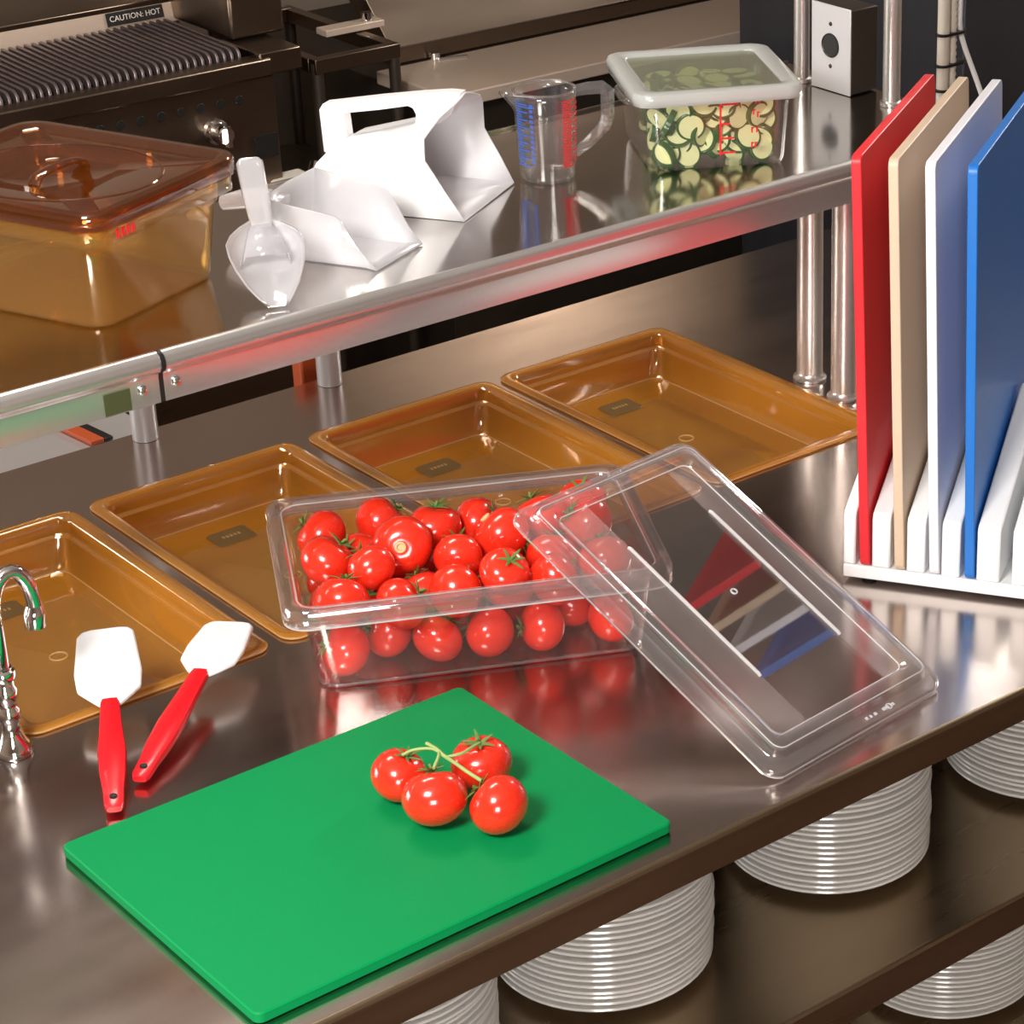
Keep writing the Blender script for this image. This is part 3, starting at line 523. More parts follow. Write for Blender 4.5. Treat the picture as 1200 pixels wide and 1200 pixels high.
# ------------------------------------------------------------ amber lidded box on the overshelf
t = thing('lidded_food_box', 'deep amber food box with a dark amber lid at the left of the overshelf', 'storage box', (-.144, .984, S), R(22.5))
bm = bmesh.new()
loft(bm, [(.135, .1625, .03, .112), (.135, .1625, .03, .128), (.133, .160, .03, .130), (.124, .1515, .028, .130), (.1225, .150, .028, .126), (.121, .1485, .028, .100), (.1175, .145, .028, .096), (.109, .136, .028, .010), (.106, .133, .026, .0035), (.098, .125, .024, .002)], cap1=True)
obj('tub', bm, M['amber'], t, solid=.003)
ld = bpy.data.objects.new('lid', None); C.objects.link(ld); ld.parent = t
bpy.data.objects.remove(ld)
bm = bmesh.new()
loft(bm, [(.139, .167, .032, .1325), (.139, .167, .032, .149), (.137, .165, .031, .152), (.129, .157, .028, .1525), (.126, .154, .026, .149), (.121, .149, .024, .1445), (.062, .062, .03, .1445), (.056, .056, .028, .141), (.052, .052, .026, .139)], cap1=True)
lid = obj('lid', bm, M['amber_lid'], t, solid=.0028); lid['label'] = 'dark reddish amber lid with a recessed handle'
bm = bmesh.new(); tube(bm, spline([(-.045, 0, .141), (-.035, 0, .150), (0, 0, .153), (.035, 0, .150), (.045, 0, .141)], 5), .009, 10, sq=.45); obj('grip', bm, M['amber_lid'], lid)
bm = bmesh.new(); ring_loop(bm, .105, .0015, .1455, 40, 6, sx=1, sy=1.25); obj('moulded_ridge', bm, M['amber_lid'], lid)
bm = bmesh.new()
for k in range(4):
    abox(bm, -.098 + k * .009, -.093 + k * .009, -.1645, -.1635, .116, .127)
obj('printed_marks', bm, M['mark_red'], t, smooth=0)['label'] = 'small red printed marks'

# ------------------------------------------------------------ scoops
def scoop_frame(o, wd):
    o = Vector((o[0], o[1], 0)); w = Vector((wd[0], wd[1], 0)).normalized(); a = Vector((-w.y, w.x, 0))
    return o, w, a
def sheet(bm, rows):
    g = [[bm.verts.new(p) for p in r] for r in rows]
    for a, b in zip(g, g[1:]):
        for i in range(len(a) - 1): bm.faces.new((a[i], a[i + 1], b[i + 1], b[i]))
    return g
def large_scoop():
    o, w, a = scoop_frame((.345, .861), (.155, .094))
    t = thing('scoop', 'large white scoop with a loop handle, mouth facing right, on the overshelf', 'scoop', (o.x, o.y, S), 0, 'scoops on the overshelf')
    P = lambda aa, ww, zz: tuple(a * aa + w * ww + Vector((0, 0, zz + .002)))
    W = .18
    mouth = [(0, .006, 0), (.022, .0015, .037), (.048, .0, .079), (.0475, .0, .108), (.036, .026, .130), (.024, .055, .143), (.026, .09, .147), (.034, .13, .135), (.043, .174, .119), (.043, W, .108), (.043, W, .072), (.02, W - .001, .033), (0, W - .006, 0)]
    mid = [(.10, .004, 0), (.10, .0, .037), (.10, .0, .079), (.10, .001, .090), (.10, .026, .094), (.10, .06, .098), (.10, .09, .100), (.10, .13, .098), (.10, .165, .092), (.10, W - .002, .084), (.10, W, .07), (.10, W, .033), (.10, W - .006, 0)]
    back = [(.225, .012, 0), (.222, .008, .025), (.217, .010, .045), (.213, .016, .055), (.208, .04, .064), (.205, .06, .067), (.204, .09, .068), (.205, .13, .067), (.208, .155, .064), (.213, W - .014, .052), (.217, W - .008, .040), (.222, W - .008, .022), (.225, W - .012, 0)]
    end = [(.232, .05 + .006 * k, .030) for k in range(13)]
    bm = bmesh.new()
    rows = []
    for r in (mouth, mid, back): rows.append([P(*q) for q in r] + [P(*r[0])])
    g = [[bm.verts.new(p) for p in r[:-1]] for r in rows]
    n = len(g[0])
    for q, s in zip(g, g[1:]):
        for i in range(n): bm.faces.new((q[i], q[(i + 1) % n], s[(i + 1) % n], s[i]))
    bm.faces.new(g[-1])
    obj('bowl', bm, M['scoop_white'], t, solid=.0028, smooth=35)
    outer = [(.222, .045), (.236, .050), (.238, .108), (.232, .117), (.15, .1325), (.09, .1425), (.05, .148), (.030, .148), (.045, .118), (.06, .105), (.13, .088), (.2, .070)]
    inner = [(.201, .073), (.2, .074), (.202, .105), (.199, .107), (.15, .1155), (.107, .1245), (.100, .122), (.096, .114), (.097, .104), (.100, .098), (.13, .091), (.19, .0755)]
    bm = bmesh.new(); w0, w1 = .081, .101
    V = [[bm.verts.new(P(x, ww, z)) for x, z in L] for L in (outer, inner) for ww in (w0, w1)]
    n = 12
    for i in range(n):
        j = (i + 1) % n
        bm.faces.new((V[0][i], V[0][j], V[1][j], V[1][i])); bm.faces.new((V[2][i], V[3][i], V[3][j], V[2][j]))
        bm.faces.new((V[0][i], V[2][i], V[2][j], V[0][j])); bm.faces.new((V[1][i], V[1][j], V[3][j], V[3][i]))
    obj('loop_handle', bm, M['scoop_white'], t, bevel=.003)
large_scoop()
def medium_scoop():
    o, w, a = scoop_frame((.159, .779), (.091, .05))
    t = thing('scoop', 'medium milky white scoop lying open between the small and large scoops', 'scoop', (o.x, o.y, S), 0, 'scoops on the overshelf')
    P = lambda aa, ww, zz: tuple(a * aa + w * ww + Vector((0, 0, zz + .0025)))
    W = .108
    g = []
    L = [(0, 0), (.018, .019), (.027, .033), (.034, .045), (.041, .057), (.05, .065), (.075, .068), (.11, .072), (.150, .078)]
    bm = bmesh.new()
    near = [P(x, -.003 * z / .07, z) for x, z in L]; nb = [P(x, .006, 0) for x, z in L]
    far = [P(x - .008, W + .004 * z / .07, z + .006 * (x / .15)) for x, z in L]; fb = [P(x, W - .006, 0) for x, z in L]
    G = [[bm.verts.new(p) for p in r] for r in (near, nb, fb, far)]
    G[1][0] = G[0][0]; G[2][0] = G[3][0]
    for v in (): pass
    for r in range(3):
        for i in range(len(L) - 1):
            vs = [G[r][i], G[r][i + 1], G[r + 1][i + 1], G[r + 1][i]]
            u = []
            for q in vs:
                if q not in u: u.append(q)
            if len(u) > 2: bm.faces.new(u)
    # back wall, curved
    k = [G[0][-1], G[1][-1], G[2][-1], G[3][-1]]
    mb = [bm.verts.new(P(.163, .03, .072)), bm.verts.new(P(.160, .03, .004)), bm.verts.new(P(.160, W - .03, .004)), bm.verts.new(P(.163, W - .03, .074))]
    for i in range(3): pass
    bm.faces.new((k[0], k[1], mb[1], mb[0])); bm.faces.new((mb[0], mb[1], mb[2], mb[3])); bm.faces.new((mb[3], mb[2], k[2], k[3])); bm.faces.new((k[1], k[2], mb[2], mb[1]))
    bmesh.ops.remove_doubles(bm, verts=bm.verts, dist=.0002)
    for v in [v for v in bm.verts if not v.link_faces]: bm.verts.remove(v)
    obj('bowl', bm, M['scoop_milky'], t, solid=.0022, smooth=50)
    bm = bmesh.new(); tube(bm, [P(.158, W / 2, .05), P(.175, W / 2, .058), P(.215, W / 2, .052), P(.245, W / 2, .044)], [.016, .012, .013, .010], 12)
    obj('handle', bm, M['scoop_clear'], t)['label'] = 'short clear handle'
medium_scoop()
def small_scoop():
    tip = Vector((.0, .748, S + .004)); top = Vector((.053, .880, S + .140))
    t = thing('scoop', 'small clear scoop leaning its handle on the amber lid, tip down', 'scoop', tip, 0, 'scoops on the overshelf')
    d = (top - tip); L = d.length; d.normalize(); w = Vector((d.y, -d.x, 0)).normalized(); n = w.cross(d)
    if n.y > 0: n = -n
    P = lambda s, ww, nn: tuple(d * s + w * ww + n * nn)
    st = [(.0, .010, .006, .0), (.012, .020, .012, .004), (.03, .031, .020, .014), (.055, .041, .028, .026), (.074, .0455, .031, .034), (.088, .046, .030, .035), (.100, .039, .026, .028), (.110, .026, .018, .016), (.117, .013, .010, .006)]
    bm = bmesh.new(); rows = []
    for s, hw, hb, dp in st:
        rows.append([P(s, -hw, 0), P(s, -hw * .93, -dp * .45), P(s, -hb, -dp), P(s, 0, -dp * 1.03), P(s, hb, -dp), P(s, hw * .93, -dp * .45), P(s, hw, 0)])
    g = sheet(bm, rows); bm.faces.new(g[0])
    obj('bowl', bm, M['scoop_clear'], t, solid=.0022, smooth=50)
    bm = bmesh.new()
    sheet(bm, [[P(.070, -.030, -.031), P(.072, -.026, -.006), P(.072, .026, -.006), P(.070, .030, -.031)], [P(.110, -.016, -.010), P(.110, -.013, .0), P(.110, .013, .0), P(.110, .016, -.010)]])
    obj('back_hood', bm, M['scoop_clear'], t, solid=.002)
    bm = bmesh.new(); rings = []
    for s, hw, hh in ((.107, .012, .007), (.118, .0135, .0085), (.145, .0155, .009), (L - .004, .0165, .009), (L + .002, .013, .007)):
        rings.append([bm.verts.new(P(s, x, y + .0015)) for x, y in rrect(hw, hh, .005, 3)])
    for a, b in zip(rings, rings[1:]):
        for k in range(len(a)): bm.faces.new((a[k], a[(k + 1) % len(a)], b[(k + 1) % len(a)], b[k]))
    bm.faces.new(rings[0][::-1]); bm.faces.new(rings[-1])
    obj('handle', bm, M['scoop_clear'], t)
small_scoop()

# ------------------------------------------------------------ measuring cup
t = thing('measuring_cup', 'clear measuring jug with blue and red printed scales on the overshelf', 'measuring cup', (.548, .948, S), R(-25))
bm = bmesh.new(); n = 48; rings = []
for r, z, sp in ((.034, .0045, 0), (.0375, .006, 0), (.0385, .03, 0), (.0405, .095, 0), (.0412, .104, .004), (.042, .115, .012), (.0425, .124, .019)):
    ring = []
    for i in range(n):
        a = 2 * PI * i / n; da = abs(((a - PI) + PI) % (2 * PI) - PI); k = max(0, math.cos(da)) ** 10
        rr = r + sp * k; ring.append(bm.verts.new((rr * math.cos(a), rr * math.sin(a), z)))
    rings.append(ring)
for a, b in zip(rings, rings[1:]):
    for i in range(n): bm.faces.new((a[i], a[(i + 1) % n], b[(i + 1) % n], b[i]))
bm.faces.new(rings[0])
obj('jug_body', bm, M['clear'], t, solid=.0028)
bm = bmesh.new(); ring_loop(bm, .0425, .0018, .1245, 40, 6); obj('top_bead', bm, M['clear_edge'], t)
bm = bmesh.new(); ring_loop(bm, .0345, .0025, .0027, 40, 6); obj('foot_ring', bm, M['clear'], t)
bm = bmesh.new(); tube(bm, [(.041, 0, .118), (.060, 0, .120), (.080, 0, .120), (.088, 0, .114), (.087, 0, .078), (.083, 0, .066), (.062, 0, .046), (.040, 0, .030)], [.008, .009, .0095, .010, .0095, .009, .008, .007], 4, sq=1); obj('handle', bm, M['clear_edge'], t)
def cup_ticks(name, a0, mat, specs):
    bm = bmesh.new()
    for z, w in specs:
        r = .0395 + (z - .03) * .03; m = 5
        for k in range(m):
            u0 = a0 + w * k / m; u1 = a0 + w * (k + 1) / m
            vs = [bm.verts.new((rr * math.cos(u), rr * math.sin(u), zz)) for rr, u, zz in ((r + .0016, u0, z), (r + .0016, u1, z), (r + .0016, u1, z + .0016), (r + .0016, u0, z + .0016), (r + .0022, u0, z), (r + .0022, u1, z), (r + .0022, u1, z + .0016), (r + .0022, u0, z + .0016))]
            for f in ((0, 1, 2, 3), (4, 7, 6, 5), (0, 4, 5, 1), (2, 6, 7, 3), (0, 3, 7, 4), (1, 5, 6, 2)): bm.faces.new([vs[i] for i in f])
    obj(name, bm, mat, t, smooth=0)
cup_ticks('blue_scale', R(196), M['mark_blue'], [(.025 + k * .0036, R(16) if k % 3 else R(30)) for k in range(26)])
cup_ticks('blue_figures', R(230), M['mark_blue'], [(.03 + k * .0072 + j * .0022, R(7)) for k in range(12) for j in range(2)])
cup_ticks('red_scale', R(292), M['mark_red'], [(.022 + k * .0034, R(22) if k % 3 else R(36)) for k in range(28)])
cup_ticks('red_figures', R(330), M['mark_red'], [(.026 + k * .0072 + j * .0022, R(9)) for k in range(12) for j in range(2)])
cup_ticks('blue_band', R(200), M['mark_blue'], [(.108 + k * .0025, R(40)) for k in range(1)])

# ------------------------------------------------------------ zucchini tub
ZC = Vector((.787, .898, S)); ZR = R(-27.3)
t = thing('zucchini_tub', 'square clear plastic tub with a milky lid, filled with sliced zucchini', 'tub', ZC, ZR)
bm = bmesh.new()
loft(bm, [(.112, .112, .022, .101), (.112, .112, .022, .106), (.110, .110, .022, .108), (.105, .105, .020, .108), (.1035, .1035, .02, .103), (.101, .101, .02, .085), (.096, .096, .018, .012), (.094, .094, .018, .005), (.088, .088, .016, .0025)], cap1=True)
obj('tub_body', bm, M['clear'], t, solid=.0026)
bm = bmesh.new()
loft(bm, [(.119, .119, .026, .1015), (.119, .119, .026, .114), (.117, .117, .025, .1175), (.112, .112, .023, .119), (.100, .100, .018, .1185), (.097, .097, .017, .1165), (.094, .094, .016, .1145)])
lid = obj('lid', bm, M['lid_milky'], t, solid=.002); lid['label'] = 'milky white snap lid'
bm = bmesh.new(); abox(bm, -.0945, .0945, -.0945, .0945, .1135, .1150); obj('lid_window', bm, M['lid_window'], lid, smooth=0)
for s in (-1, 1):
    bm = bmesh.new(); tube(bm, spline([(s * .101, -.035, .088), (s * .116, -.032, .090), (s * .120, -.0, .090), (s * .116, .032, .090), (s * .101, .035, .088)], 5), .005, 10); obj('side_grip', bm, M['clear'], t)
bm = bmesh.new(); yy = -.1015
def mk(x0, x1, z0, z1):
    f = lambda z: -.0985 - (z - .012) * .0685
    vs = [bm.verts.new((x, f(z) - o, z)) for o in (0, .0006) for x, z in ((x0, z0), (x1, z0), (x1, z1), (x0, z1))]
    for q in ((0, 1, 2, 3), (4, 7, 6, 5), (0, 4, 5, 1), (1, 5, 6, 2), (2, 6, 7, 3), (3, 7, 4, 0)): bm.faces.new([vs[i] for i in q])
mk(.000, .0028, .022, .096)
for z, L in ((.024, .020), (.045, .018), (.066, .012), (.094, .024)): mk(.0028, .0028 + L, z, z + .0028)
obj('red_scale', bm, M['mark_red'], t, smooth=0)['label'] = 'red printed fill scale'
bm = bmesh.new()
for x, z in ((.045, .030), (.050, .030), (.045, .052), (.052, .052), (.047, .078), (.053, .074), (.050, .094), (.055, .094)):
    mk(x, x + .0022, z, z + .008); mk(x, x + .0042, z + .006, z + .008)
obj('red_figures', bm, M['mark_red'], t, smooth=0)['label'] = 'small red printed figures'
def slice_bm():
    bm = bmesh.new(); lathe(bm, [(0, -.5), (.84, -.5), (.93, -.5), (1, -.38), (1, .38), (.93, .5), (.84, .5), (0, .5)], 24)
    for f in bm.faces:
        c = f.calc_center_median(); r = math.hypot(c.x, c.y)
        f.material_index = 1 if r > .86 else 0
    return bm
o = obj('slice_source', slice_bm(), [M['zflesh'], M['zskin']], smooth=30); SLM = o.data; SLM.name = 'zucchini_slice'; bpy.data.objects.remove(o)
cb, sb = math.cos(ZR), math.sin(ZR); seen = {}
for i, (x, y, z, r, qw, qx, qy, qz) in enumerate(SLI):
    o = bpy.data.objects.new('zucchini_slice', SLM); C.objects.link(o)
    o.location = (ZC.x + cb * x - sb * y, ZC.y + sb * x + cb * y, S + .004 + z); o.rotation_mode = 'QUATERNION'
    o.rotation_quaternion = Quaternion((0, 0, 1), ZR) @ Quaternion((qw, qx, qy, qz)); o.scale = (r, r, .009)
    lay = 'low' if z < .035 else ('halfway up' if z < .07 else 'near the top')
    fc = 'behind the front wall' if y < -.035 else ('by the left wall' if x < -.04 else ('by the right wall' if x > .06 else 'in the middle'))
    tag(o, 'zucchini slice, dark green rind, %s %s of the tub' % (lay, fc), 'zucchini slice', 'zucchini slices %s %s' % (lay, fc))

# ------------------------------------------------------------ cutting board rack and boards
F0 = Vector((.554, .35, 0)); Dv = Vector((.848, .531, 0)).normalized(); Nv = Vector((.531, -.848, 0)).normalized()
RZ = math.atan2(Dv.y, Dv.x)   # local x = depth, local y = -Nv
t = thing('cutting_board_rack', 'white slotted plastic rack standing on the worktop, holding upright cutting boards', 'rack', F0, RZ)
sl = [.0220 + .0455 * k for k in range(6)]; SW = .0155
prof = [(.0, .012), (.0, .092), (.004, .100), (.25, .192), (.262, .192), (.27, .185), (.27, .012)]
bm = bmesh.new(); abox(bm, .0, .30, -.295, 0, .006, .024)
obj('base_tray', bm, M['white_plastic'], t, bevel=.002)
lo = [s - .0058 if k < 4 else s for k, s in enumerate(sl)]
edges = [(0.0, lo[0])] + [(sl[k] + SW, lo[k + 1]) for k in range(5)] + [(sl[5] + SW, .295)]
for a, b in edges:
    bm = bmesh.new(); prism(bm, [(x, max(z, .0241)) for x, z in prof], -a, -b, lambda x, z, d: (x, d, z)); obj('divider', bm, M['white_plastic'], t, bevel=.003)
for x in (.02, .27):
    for y in (-.03, -.265):
        bm = bmesh.new(); lathe(bm, [(0, .0005), (.010, .0005), (.010, .0058), (0, .0058)], 16, Matrix.Translation((x, y, 0))); obj('foot', bm, M['black'], t)
bl = [('red', 'red_board', 'red plastic cutting board standing in the leftmost slot of the white rack', -.0175),
      ('tan', 'tan_board', 'tan plastic cutting board standing upright between the red and white boards', -.0175),
      ('white', 'white_board', 'white plastic cutting board standing upright between the tan and blue boards', -.018),
      ('blue', 'blue_board', 'blue plastic cutting board standing upright at the right in the white rack', -.012)]
for k, (nm, mt, lb, lean) in enumerate(bl):
    bm = bmesh.new(); th_ = .0125
    prism(bm, [(x + .192, z + .272) for x, z in rrect(.192, .272, .010, 4)], -th_ / 2, th_ / 2, lambda x, z, d: (x, d, z))
    o = obj('cutting_board', bm, M[mt], bevel=.0012)
    n0 = sl[k] + SW / 2; o.location = F0 + Nv * n0 - Dv * .002 + Vector((0, 0, .0248))
    o.rotation_euler = (math.atan(-lean / .545) * -1, 0, 0)
    o.matrix_world = Matrix.Translation(F0 + Nv * n0 - Dv * .004 + Vector((0, 0, .0252))) @ Matrix.Rotation(RZ, 4, 'Z') @ Matrix.Rotation(math.atan(lean / .545), 4, 'X')
    tag(o, lb, 'cutting board', 'coloured cutting boards')

# ------------------------------------------------------------ outlet box
t = thing('outlet_box', 'steel electrical box with a round black socket, between two posts on the overshelf', 'outlet box', (1.124, .957, S))
bm = bmesh.new(); abox(bm, .003, .058, 0, .085, .002, .132); obj('housing', bm, M['dark_metal'], t, bevel=.002)
bm = bmesh.new(); abox(bm, 0, .0028, -.001, .086, .001, .134); obj('face_plate', bm, M['grey_metal'], t, bevel=.001)
Tm = Matrix.Translation((0, .043, .072)) @ Matrix.Rotation(R(-90), 4, 'Y')
bm = bmesh.new(); lathe(bm, [(0, .001), (.0165, .001), (.018, .0025), (.019, .0), (0, -.001)], 28, Tm); obj('socket', bm, M['black'], t)
for z in (.105, .040):
    bm = bmesh.new(); lathe(bm, [(0, .0015), (.003, .001), (.0035, 0), (0, 0)], 12, Matrix.Translation((0, .043, z)) @ Matrix.Rotation(R(-90), 4, 'Y')); obj('screw', bm, M['dark_metal'], t)

# ------------------------------------------------------------ plates
PR = .131
bm = bmesh.new()
lathe(bm, [(0, .003), (.055, .003), (.072, .0035), (.078, .0055), (.098, .0105), (.112, .0108), (.124, .0132), (.1295, .0145), (PR, .0165), (.1300, .0188), (.1270, .0192), (.098, .0140), (.079, .009), (.072, .0062), (0, .0060)], 56)
lathe(bm, [(.068, .0032), (.069, .0), (.073, 0), (.074, .0038)], 56)
o = obj('plate_source', bm, M['china'], smooth=50); PM = o.data; PM.name = 'dinner_plate'; bpy.data.objects.remove(o)
def stack(cx, cy, z, n, where, group):
    rnd = random.Random(int(cx * 1000))
    for k in range(n):
        o = bpy.data.objects.new('dinner_plate', PM); C.objects.link(o)
        o.location = (cx + rnd.uniform(-.0015, .0015), cy + rnd.uniform(-.0015, .0015), z + .0008 + k * .0082); o.rotation_euler = (0, 0, rnd.uniform(0, 6))
        tag(o, 'white plate, %s from the bottom, %s' % (ORD[k] if k else 'lowest', where) if k else 'white plate, lowest, %s' % where, 'plate', group)
def ctr_of(x, y, r=PR):   # stack centre lies behind its nearest point
    d = Vector((x + 1.4, y + 1.747)).normalized(); return x + d.x * r, y + d.y * r
US = -.295
c = (.424, .236); stack(c[0], c[1], US, 26, 'in the stack below the leaning lid', 'plates stacked below the leaning lid')
c = (.067, .238); stack(c[0], c[1], US, 26, 'in the stack below the green board corner', 'plates stacked below the green board')
c = (-.248, .232); stack(c[0], c[1], US, 26, 'in the stack at the lower left of the others', 'plates stacked at the lower left')
c = (.785, .202); stack(c[0], c[1], US, 26, 'in the stack at the right edge below the rack', 'plates stacked at the right edge')
c = (.672, .262); stack(c[0], c[1], -.62, 26, 'in the stack on the lowest shelf', 'plates stacked on the lowest shelf')

# ------------------------------------------------------------ cooking line behind
t = thing('charbroiler', 'charbroiler with an iron grate and a black caution sign, in the back left', 'grill')
bx0, bx1 = -.1, 1.00
box('body', bx0, bx1, 2.462, 3.1, FZ + .1, .15, M['brown_steel'], t)
box('front_ledge', bx0, bx1 - .01, 2.445, 2.49, .150, .186, M['brown_steel'], t, bevel=.004)
nb = 0
x = .345
while x < .955:
    bm = bmesh.new(); prism(bm, [(2.492, .168), (2.495, .192), (2.502, .200), (2.512, .203), (2.785, .206), (2.785, .190), (2.51, .186), (2.506, .168)], x, x + .0065, lambda a, b, d: (d, a, b))
    obj('grate_bar', bm, M['grate'], t, bevel=.0015); x += .0158
box('drip_bed', bx0, bx1 - .03, 2.50, 2.79, .150, .165, M['dark_metal'], t)
bm = bmesh.new()
prism(bm, [(2.79, .151), (2.79, .205), (2.797, .232), (2.815, .237), (2.83, .30), (2.95, .62), (3.09, .62), (3.09, .151)], bx0, .985, lambda a, b, d: (d, a, b))
obj('backguard', bm, M['brown_steel'], t, bevel=.002)
bm = bmesh.new(); prism(bm, [(2.7885, .196), (2.7885, .208), (2.795, .234), (2.797, .2335), (2.79, .206), (2.79, .196)], bx0, 1.10, lambda a, b, d: (d, a, b))
obj('pale_trim', bm, M['tan_steel'], t)
ang = math.atan2(.026, .0065)
sgn = bmesh.new(); abox(sgn, -.062, .062, -.013, .013, 0, .0015)
sg = obj('caution_sign', sgn, M['black'], t, smooth=0); sg.matrix_world = Matrix.Translation((.888, 2.7895, .221)) @ Matrix.Rotation(ang, 4, 'X'); sg['label'] = 'small black caution sign'
tx = text_obj('lettering', 'CAUTION: HOT', .0155, .0004, M['sign_white'], sg, Matrix.Translation((0, 0, .0018)))
box('side_housing', .972, 1.09, 2.56, 2.80, .20, .29, M['brown_steel'], t, bevel=.006)
box('side_step', .968, 1.06, 2.452, 2.60, .151, .196, M['brown_steel'], t, bevel=.003)
bm = bmesh.new()
for k in range(9): lathe(bm, [(0, .0015), (.0085, .0015), (.0095, 0), (0, 0)], 16, Matrix.Translation((.585 + k * .042, 2.4615, .112)) @ Matrix.Rotation(R(90), 4, 'X'))
obj('vent_holes', bm, M['black'], t)
for x, z in ((.862, .062), (.700, .050), (.52, .05), (.34, .05)):
    bm = bmesh.new(); lathe(bm, [(0, .045), (.016, .045), (.019, .040), (.020, .012), (.025, .010), (.026, .0), (0, 0)], 22, Matrix.Translation((x, 2.4615, z)) @ Matrix.Rotation(R(90), 4, 'X'))
    abox(bm, x - .004, x + .004, 2.405, 2.42, z - .02, z + .02); obj('knob', bm, M['chrome'], t)
bm = bmesh.new(); abox(bm, .945, .992, 2.455, 2.4615, -.01, .035); obj('front_slot', bm, M['black'], t, smooth=0)
for k in range(12):
    bm = bmesh.new(); abox(bm, .36 + k * .021, .368 + k * .021, 2.452, 2.4615, .085, .125); obj('air_louvre', bm, M['steel'], t, smooth=0)
box('gas_valve', .97, 1.06, 2.43, 2.50, -.10, -.06, M['cream'], t, bevel=.008)
bm = bmesh.new(); tube(bm, spline([(.78, 2.44, -.16), (.86, 2.41, -.12), (.95, 2.42, -.13), (1.04, 2.44, -.09), (1.08, 2.47, -.05)], 6), .012, 10); obj('gas_pipe', bm, M['chrome'], t)

t = thing('equipment_stand', 'dark open metal stand in the gap right of the charbroiler', 'stand')
for x in (1.12, 1.30):
    for y in (2.50, 2.90): cyl('stand_leg', (x, y, FZ), (x, y, .14), .012, M['dark_metal'], t)
for y in (2.50, 2.90): box('cross_rail', 1.11, 1.31, y - .012, y + .012, .12, .15, M['brown_steel'], t)
for x in (1.12, 1.30): box('side_rail', x - .012, x + .012, 2.5125, 2.8875, .121, .149, M['brown_steel'], t)
box('stand_shelf', 1.11, 1.31, 2.49, 2.91, -.16, -.15, M['dark_metal'], t)
box('hinge_arm', 1.22, 1.36, 2.62, 2.66, .151, .165, M['tan_steel'], t)
cyl('hinge_bolt', (1.33, 2.64, .166), (1.33, 2.64, .182), .012, M['chrome'], t)

t = thing('griddle_station', 'brown steel cooking station with a pale flat ledge, behind the measuring jug', 'cooking equipment')
box('ledge', 1.355, 3.2, 2.40, 2.66, .02, .049, M['tan_steel'], t, bevel=.003)
box('cabinet', 1.38, 3.2, 2.46, 3.3, FZ + .08, .019, M['dark_metal'], t)
bm = bmesh.new(); prism(bm, [(2.665, .05), (2.70, .05), (3.10, .42), (3.10, 1.0), (3.05, 1.0), (3.02, .46), (2.665, .085)], 1.40, 3.2, lambda a, b, d: (d, a, b))
obj('sloped_splash_panel', bm, M['brown_steel'], t, bevel=.003)
cyl('panel_bolt', (1.50, 2.655, .050), (1.50, 2.655, .064), .012, M['chrome'], t)
cyl('panel_foot', (1.50, 2.64, .0495), (1.56, 2.62, .0495), .006, M['chrome'], t)

tag(box('dark_cabinet', 2.05, 3.0, 1.62, 2.30, FZ, .62, M['slate'], bevel=.004), 'dark slate grey cabinet at the back right behind the boards', 'cabinet')
t = thing('cable_bundle', 'cream conduit, ribbed hose and white cable tied together behind the tan board', 'cable bundle', (1.383, 1.0, 0))
bm = bmesh.new(); tube(bm, [(-.016, .0, .0005), (-.016, 0, .385), (-.016, 0, 1.9)], .010, 16); obj('conduit', bm, M['cream'], t)
bm = bmesh.new(); pth = []; rd = []
for k in range(260):
    pth.append((.003, 0, .0005 + k * .0055)); rd.append(.0085 if k % 2 else .0068)
tube(bm, pth, rd, 12); obj('ribbed_hose', bm, M['cream'], t)
bm = bmesh.new(); tube(bm, spline([(.018, -.002, 1.4), (.018, -.002, .55), (.018, -.002, .46), (.026, -.004, .425), (.042, -.008, .385), (.060, -.01, .345), (.078, -.01, .30), (.09, 0, .2), (.10, 0, .003)], 6), .0042, 10); obj('white_cable', bm, M['cable'], t)
for z in (.355, .395, .445, .52):
    bm = bmesh.new()
    loft(bm, [(.030, .012, .012, z), (.030, .012, .012, z + .004)], cap0=True, cap1=True, n=4); obj('cable_tie', bm, M['black'], t)
# objects standing in the aisle behind the table
tag(box('aisle_counter', -1.3, .185, 1.392, 1.80, -.09, -.05, M['grey_metal'], bevel=.003), 'pale grey metal counter edge glimpsed behind the prep table, below the left rail', 'counter')
cr = thing('orange_strip', 'orange rubber strip with a black edge lying on the pale counter behind the table', 'strip', (.088, 1.55, -.0495), R(6))
bm = bmesh.new(); abox(bm, -.011, .011, -.06, .06, 0, .008); obj('rubber_strip', bm, M['orange'], cr, bevel=.002)
bm = bmesh.new(); abox(bm, .0115, .027, -.06, .06, 0, .006); obj('dark_edge', bm, M['black'], cr, bevel=.002)
tag(box('orange_post', .438, .468, 1.475, 1.505, FZ, .08, M['orange'], bevel=.004), 'narrow orange brown upright post behind the prep table, beside a grey bracket post', 'post')

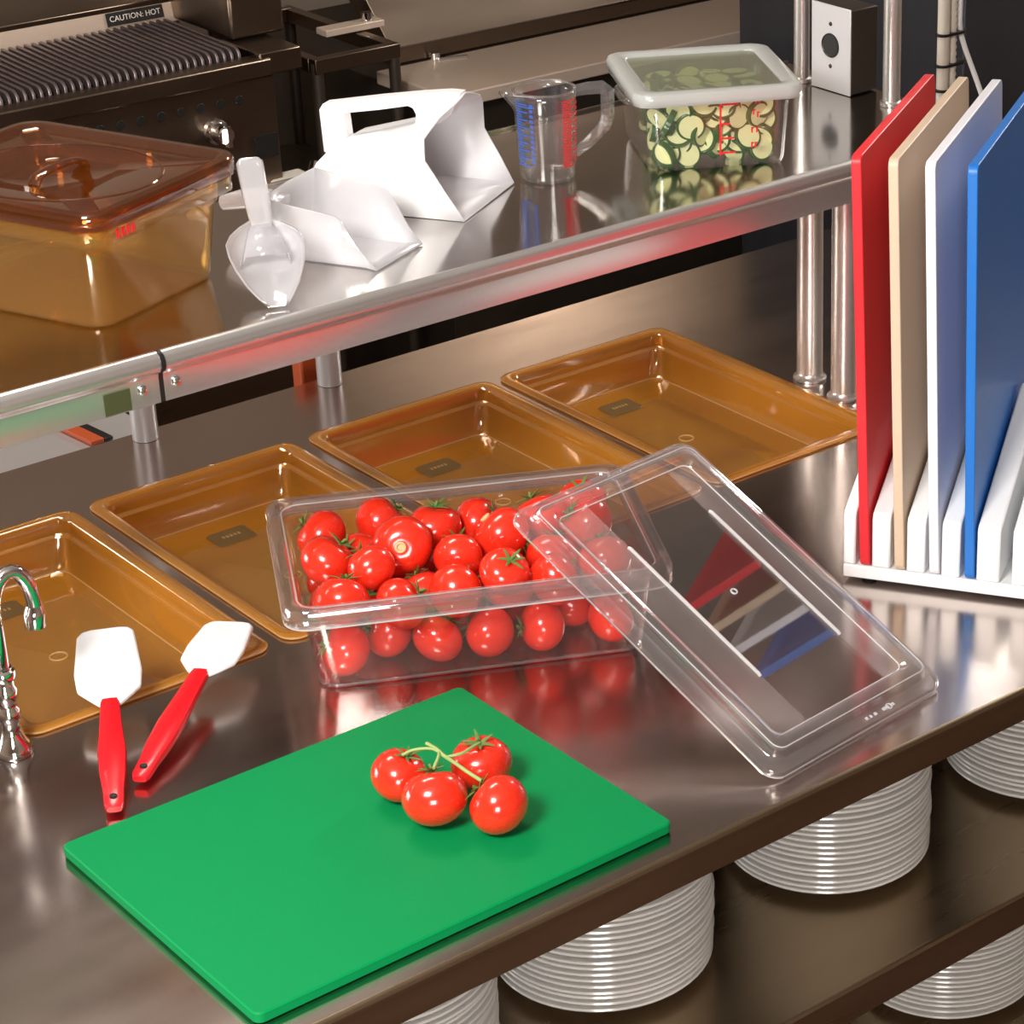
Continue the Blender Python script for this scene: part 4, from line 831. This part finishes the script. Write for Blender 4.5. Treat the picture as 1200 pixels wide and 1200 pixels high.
# ------------------------------------------------------------ lights
def area(name, loc, target, size, power, col=(1, .96, .9), sy=None):
    l = bpy.data.lights.new(name, 'AREA'); l.energy = power; l.color = col; l.shape = 'RECTANGLE'; l.size = size; l.size_y = sy or size
    o = bpy.data.objects.new(name, l); C.objects.link(o); o.location = loc
    o.rotation_euler = (Vector(target) - Vector(loc)).to_track_quat('-Z', 'Y').to_euler(); return o
area('key_softbox', (-1.6, -.55, 1.78), (.1, .5, 0), .62, 72, (1, .97, .93))
area('back_right_softbox', (3.3, 1.3, 1.85), (.4, .5, .1), .55, 46, (1, .96, .9))
area('front_fill', (-1.9, -2.2, .55), (.2, .1, -.15), .9, 40, (1, .97, .94))  # added fill for the boards and plate stacks, no known source
area('added_back_left_softbox', (-2.5, 3.1, .35), (.3, .95, .0), 1.4, 36, (1, .97, .92), .7)  # unseen light added for pale highlights on the pan walls
area('ceiling_lamp', (.1, 1.5, 1.92), (.1, 1.2, 0), .9, 14, (1, .92, .82), .4)
w = bpy.data.worlds.new('kitchen_air'); bpy.context.scene.world = w; w.use_nodes = True
w.node_tree.nodes['Background'].inputs[0].default_value = (.9, .8, .7, 1); w.node_tree.nodes['Background'].inputs[1].default_value = .16

# ------------------------------------------------------------ camera
cam = bpy.data.cameras.new('camera'); co = bpy.data.objects.new('camera', cam); C.objects.link(co)
cam.sensor_width = 36; cam.sensor_fit = 'HORIZONTAL'; cam.lens = 36 * 2923.54 / 1200; cam.shift_x = (600 - 934) / 1200; cam.clip_start = .05
rx = Vector((.745516, -.666488, 0)); dn = Vector((-.286183, -.320117, -.903119)); fw = Vector((.601918, .673290, -.429389))
m3 = Matrix((rx, -dn, -fw)).transposed()
co.matrix_world = Matrix.Translation((-1.4, -1.74689, 1.46)) @ m3.to_4x4()
sc = bpy.context.scene; sc.camera = co
sc.view_settings.view_transform = 'Standard'; sc.view_settings.look = 'None'; sc.view_settings.gamma = 1; sc.view_settings.use_curve_mapping = False
sc.view_settings.exposure = .36
sc.cycles.transparent_max_bounces = 40; sc.cycles.max_bounces = 12
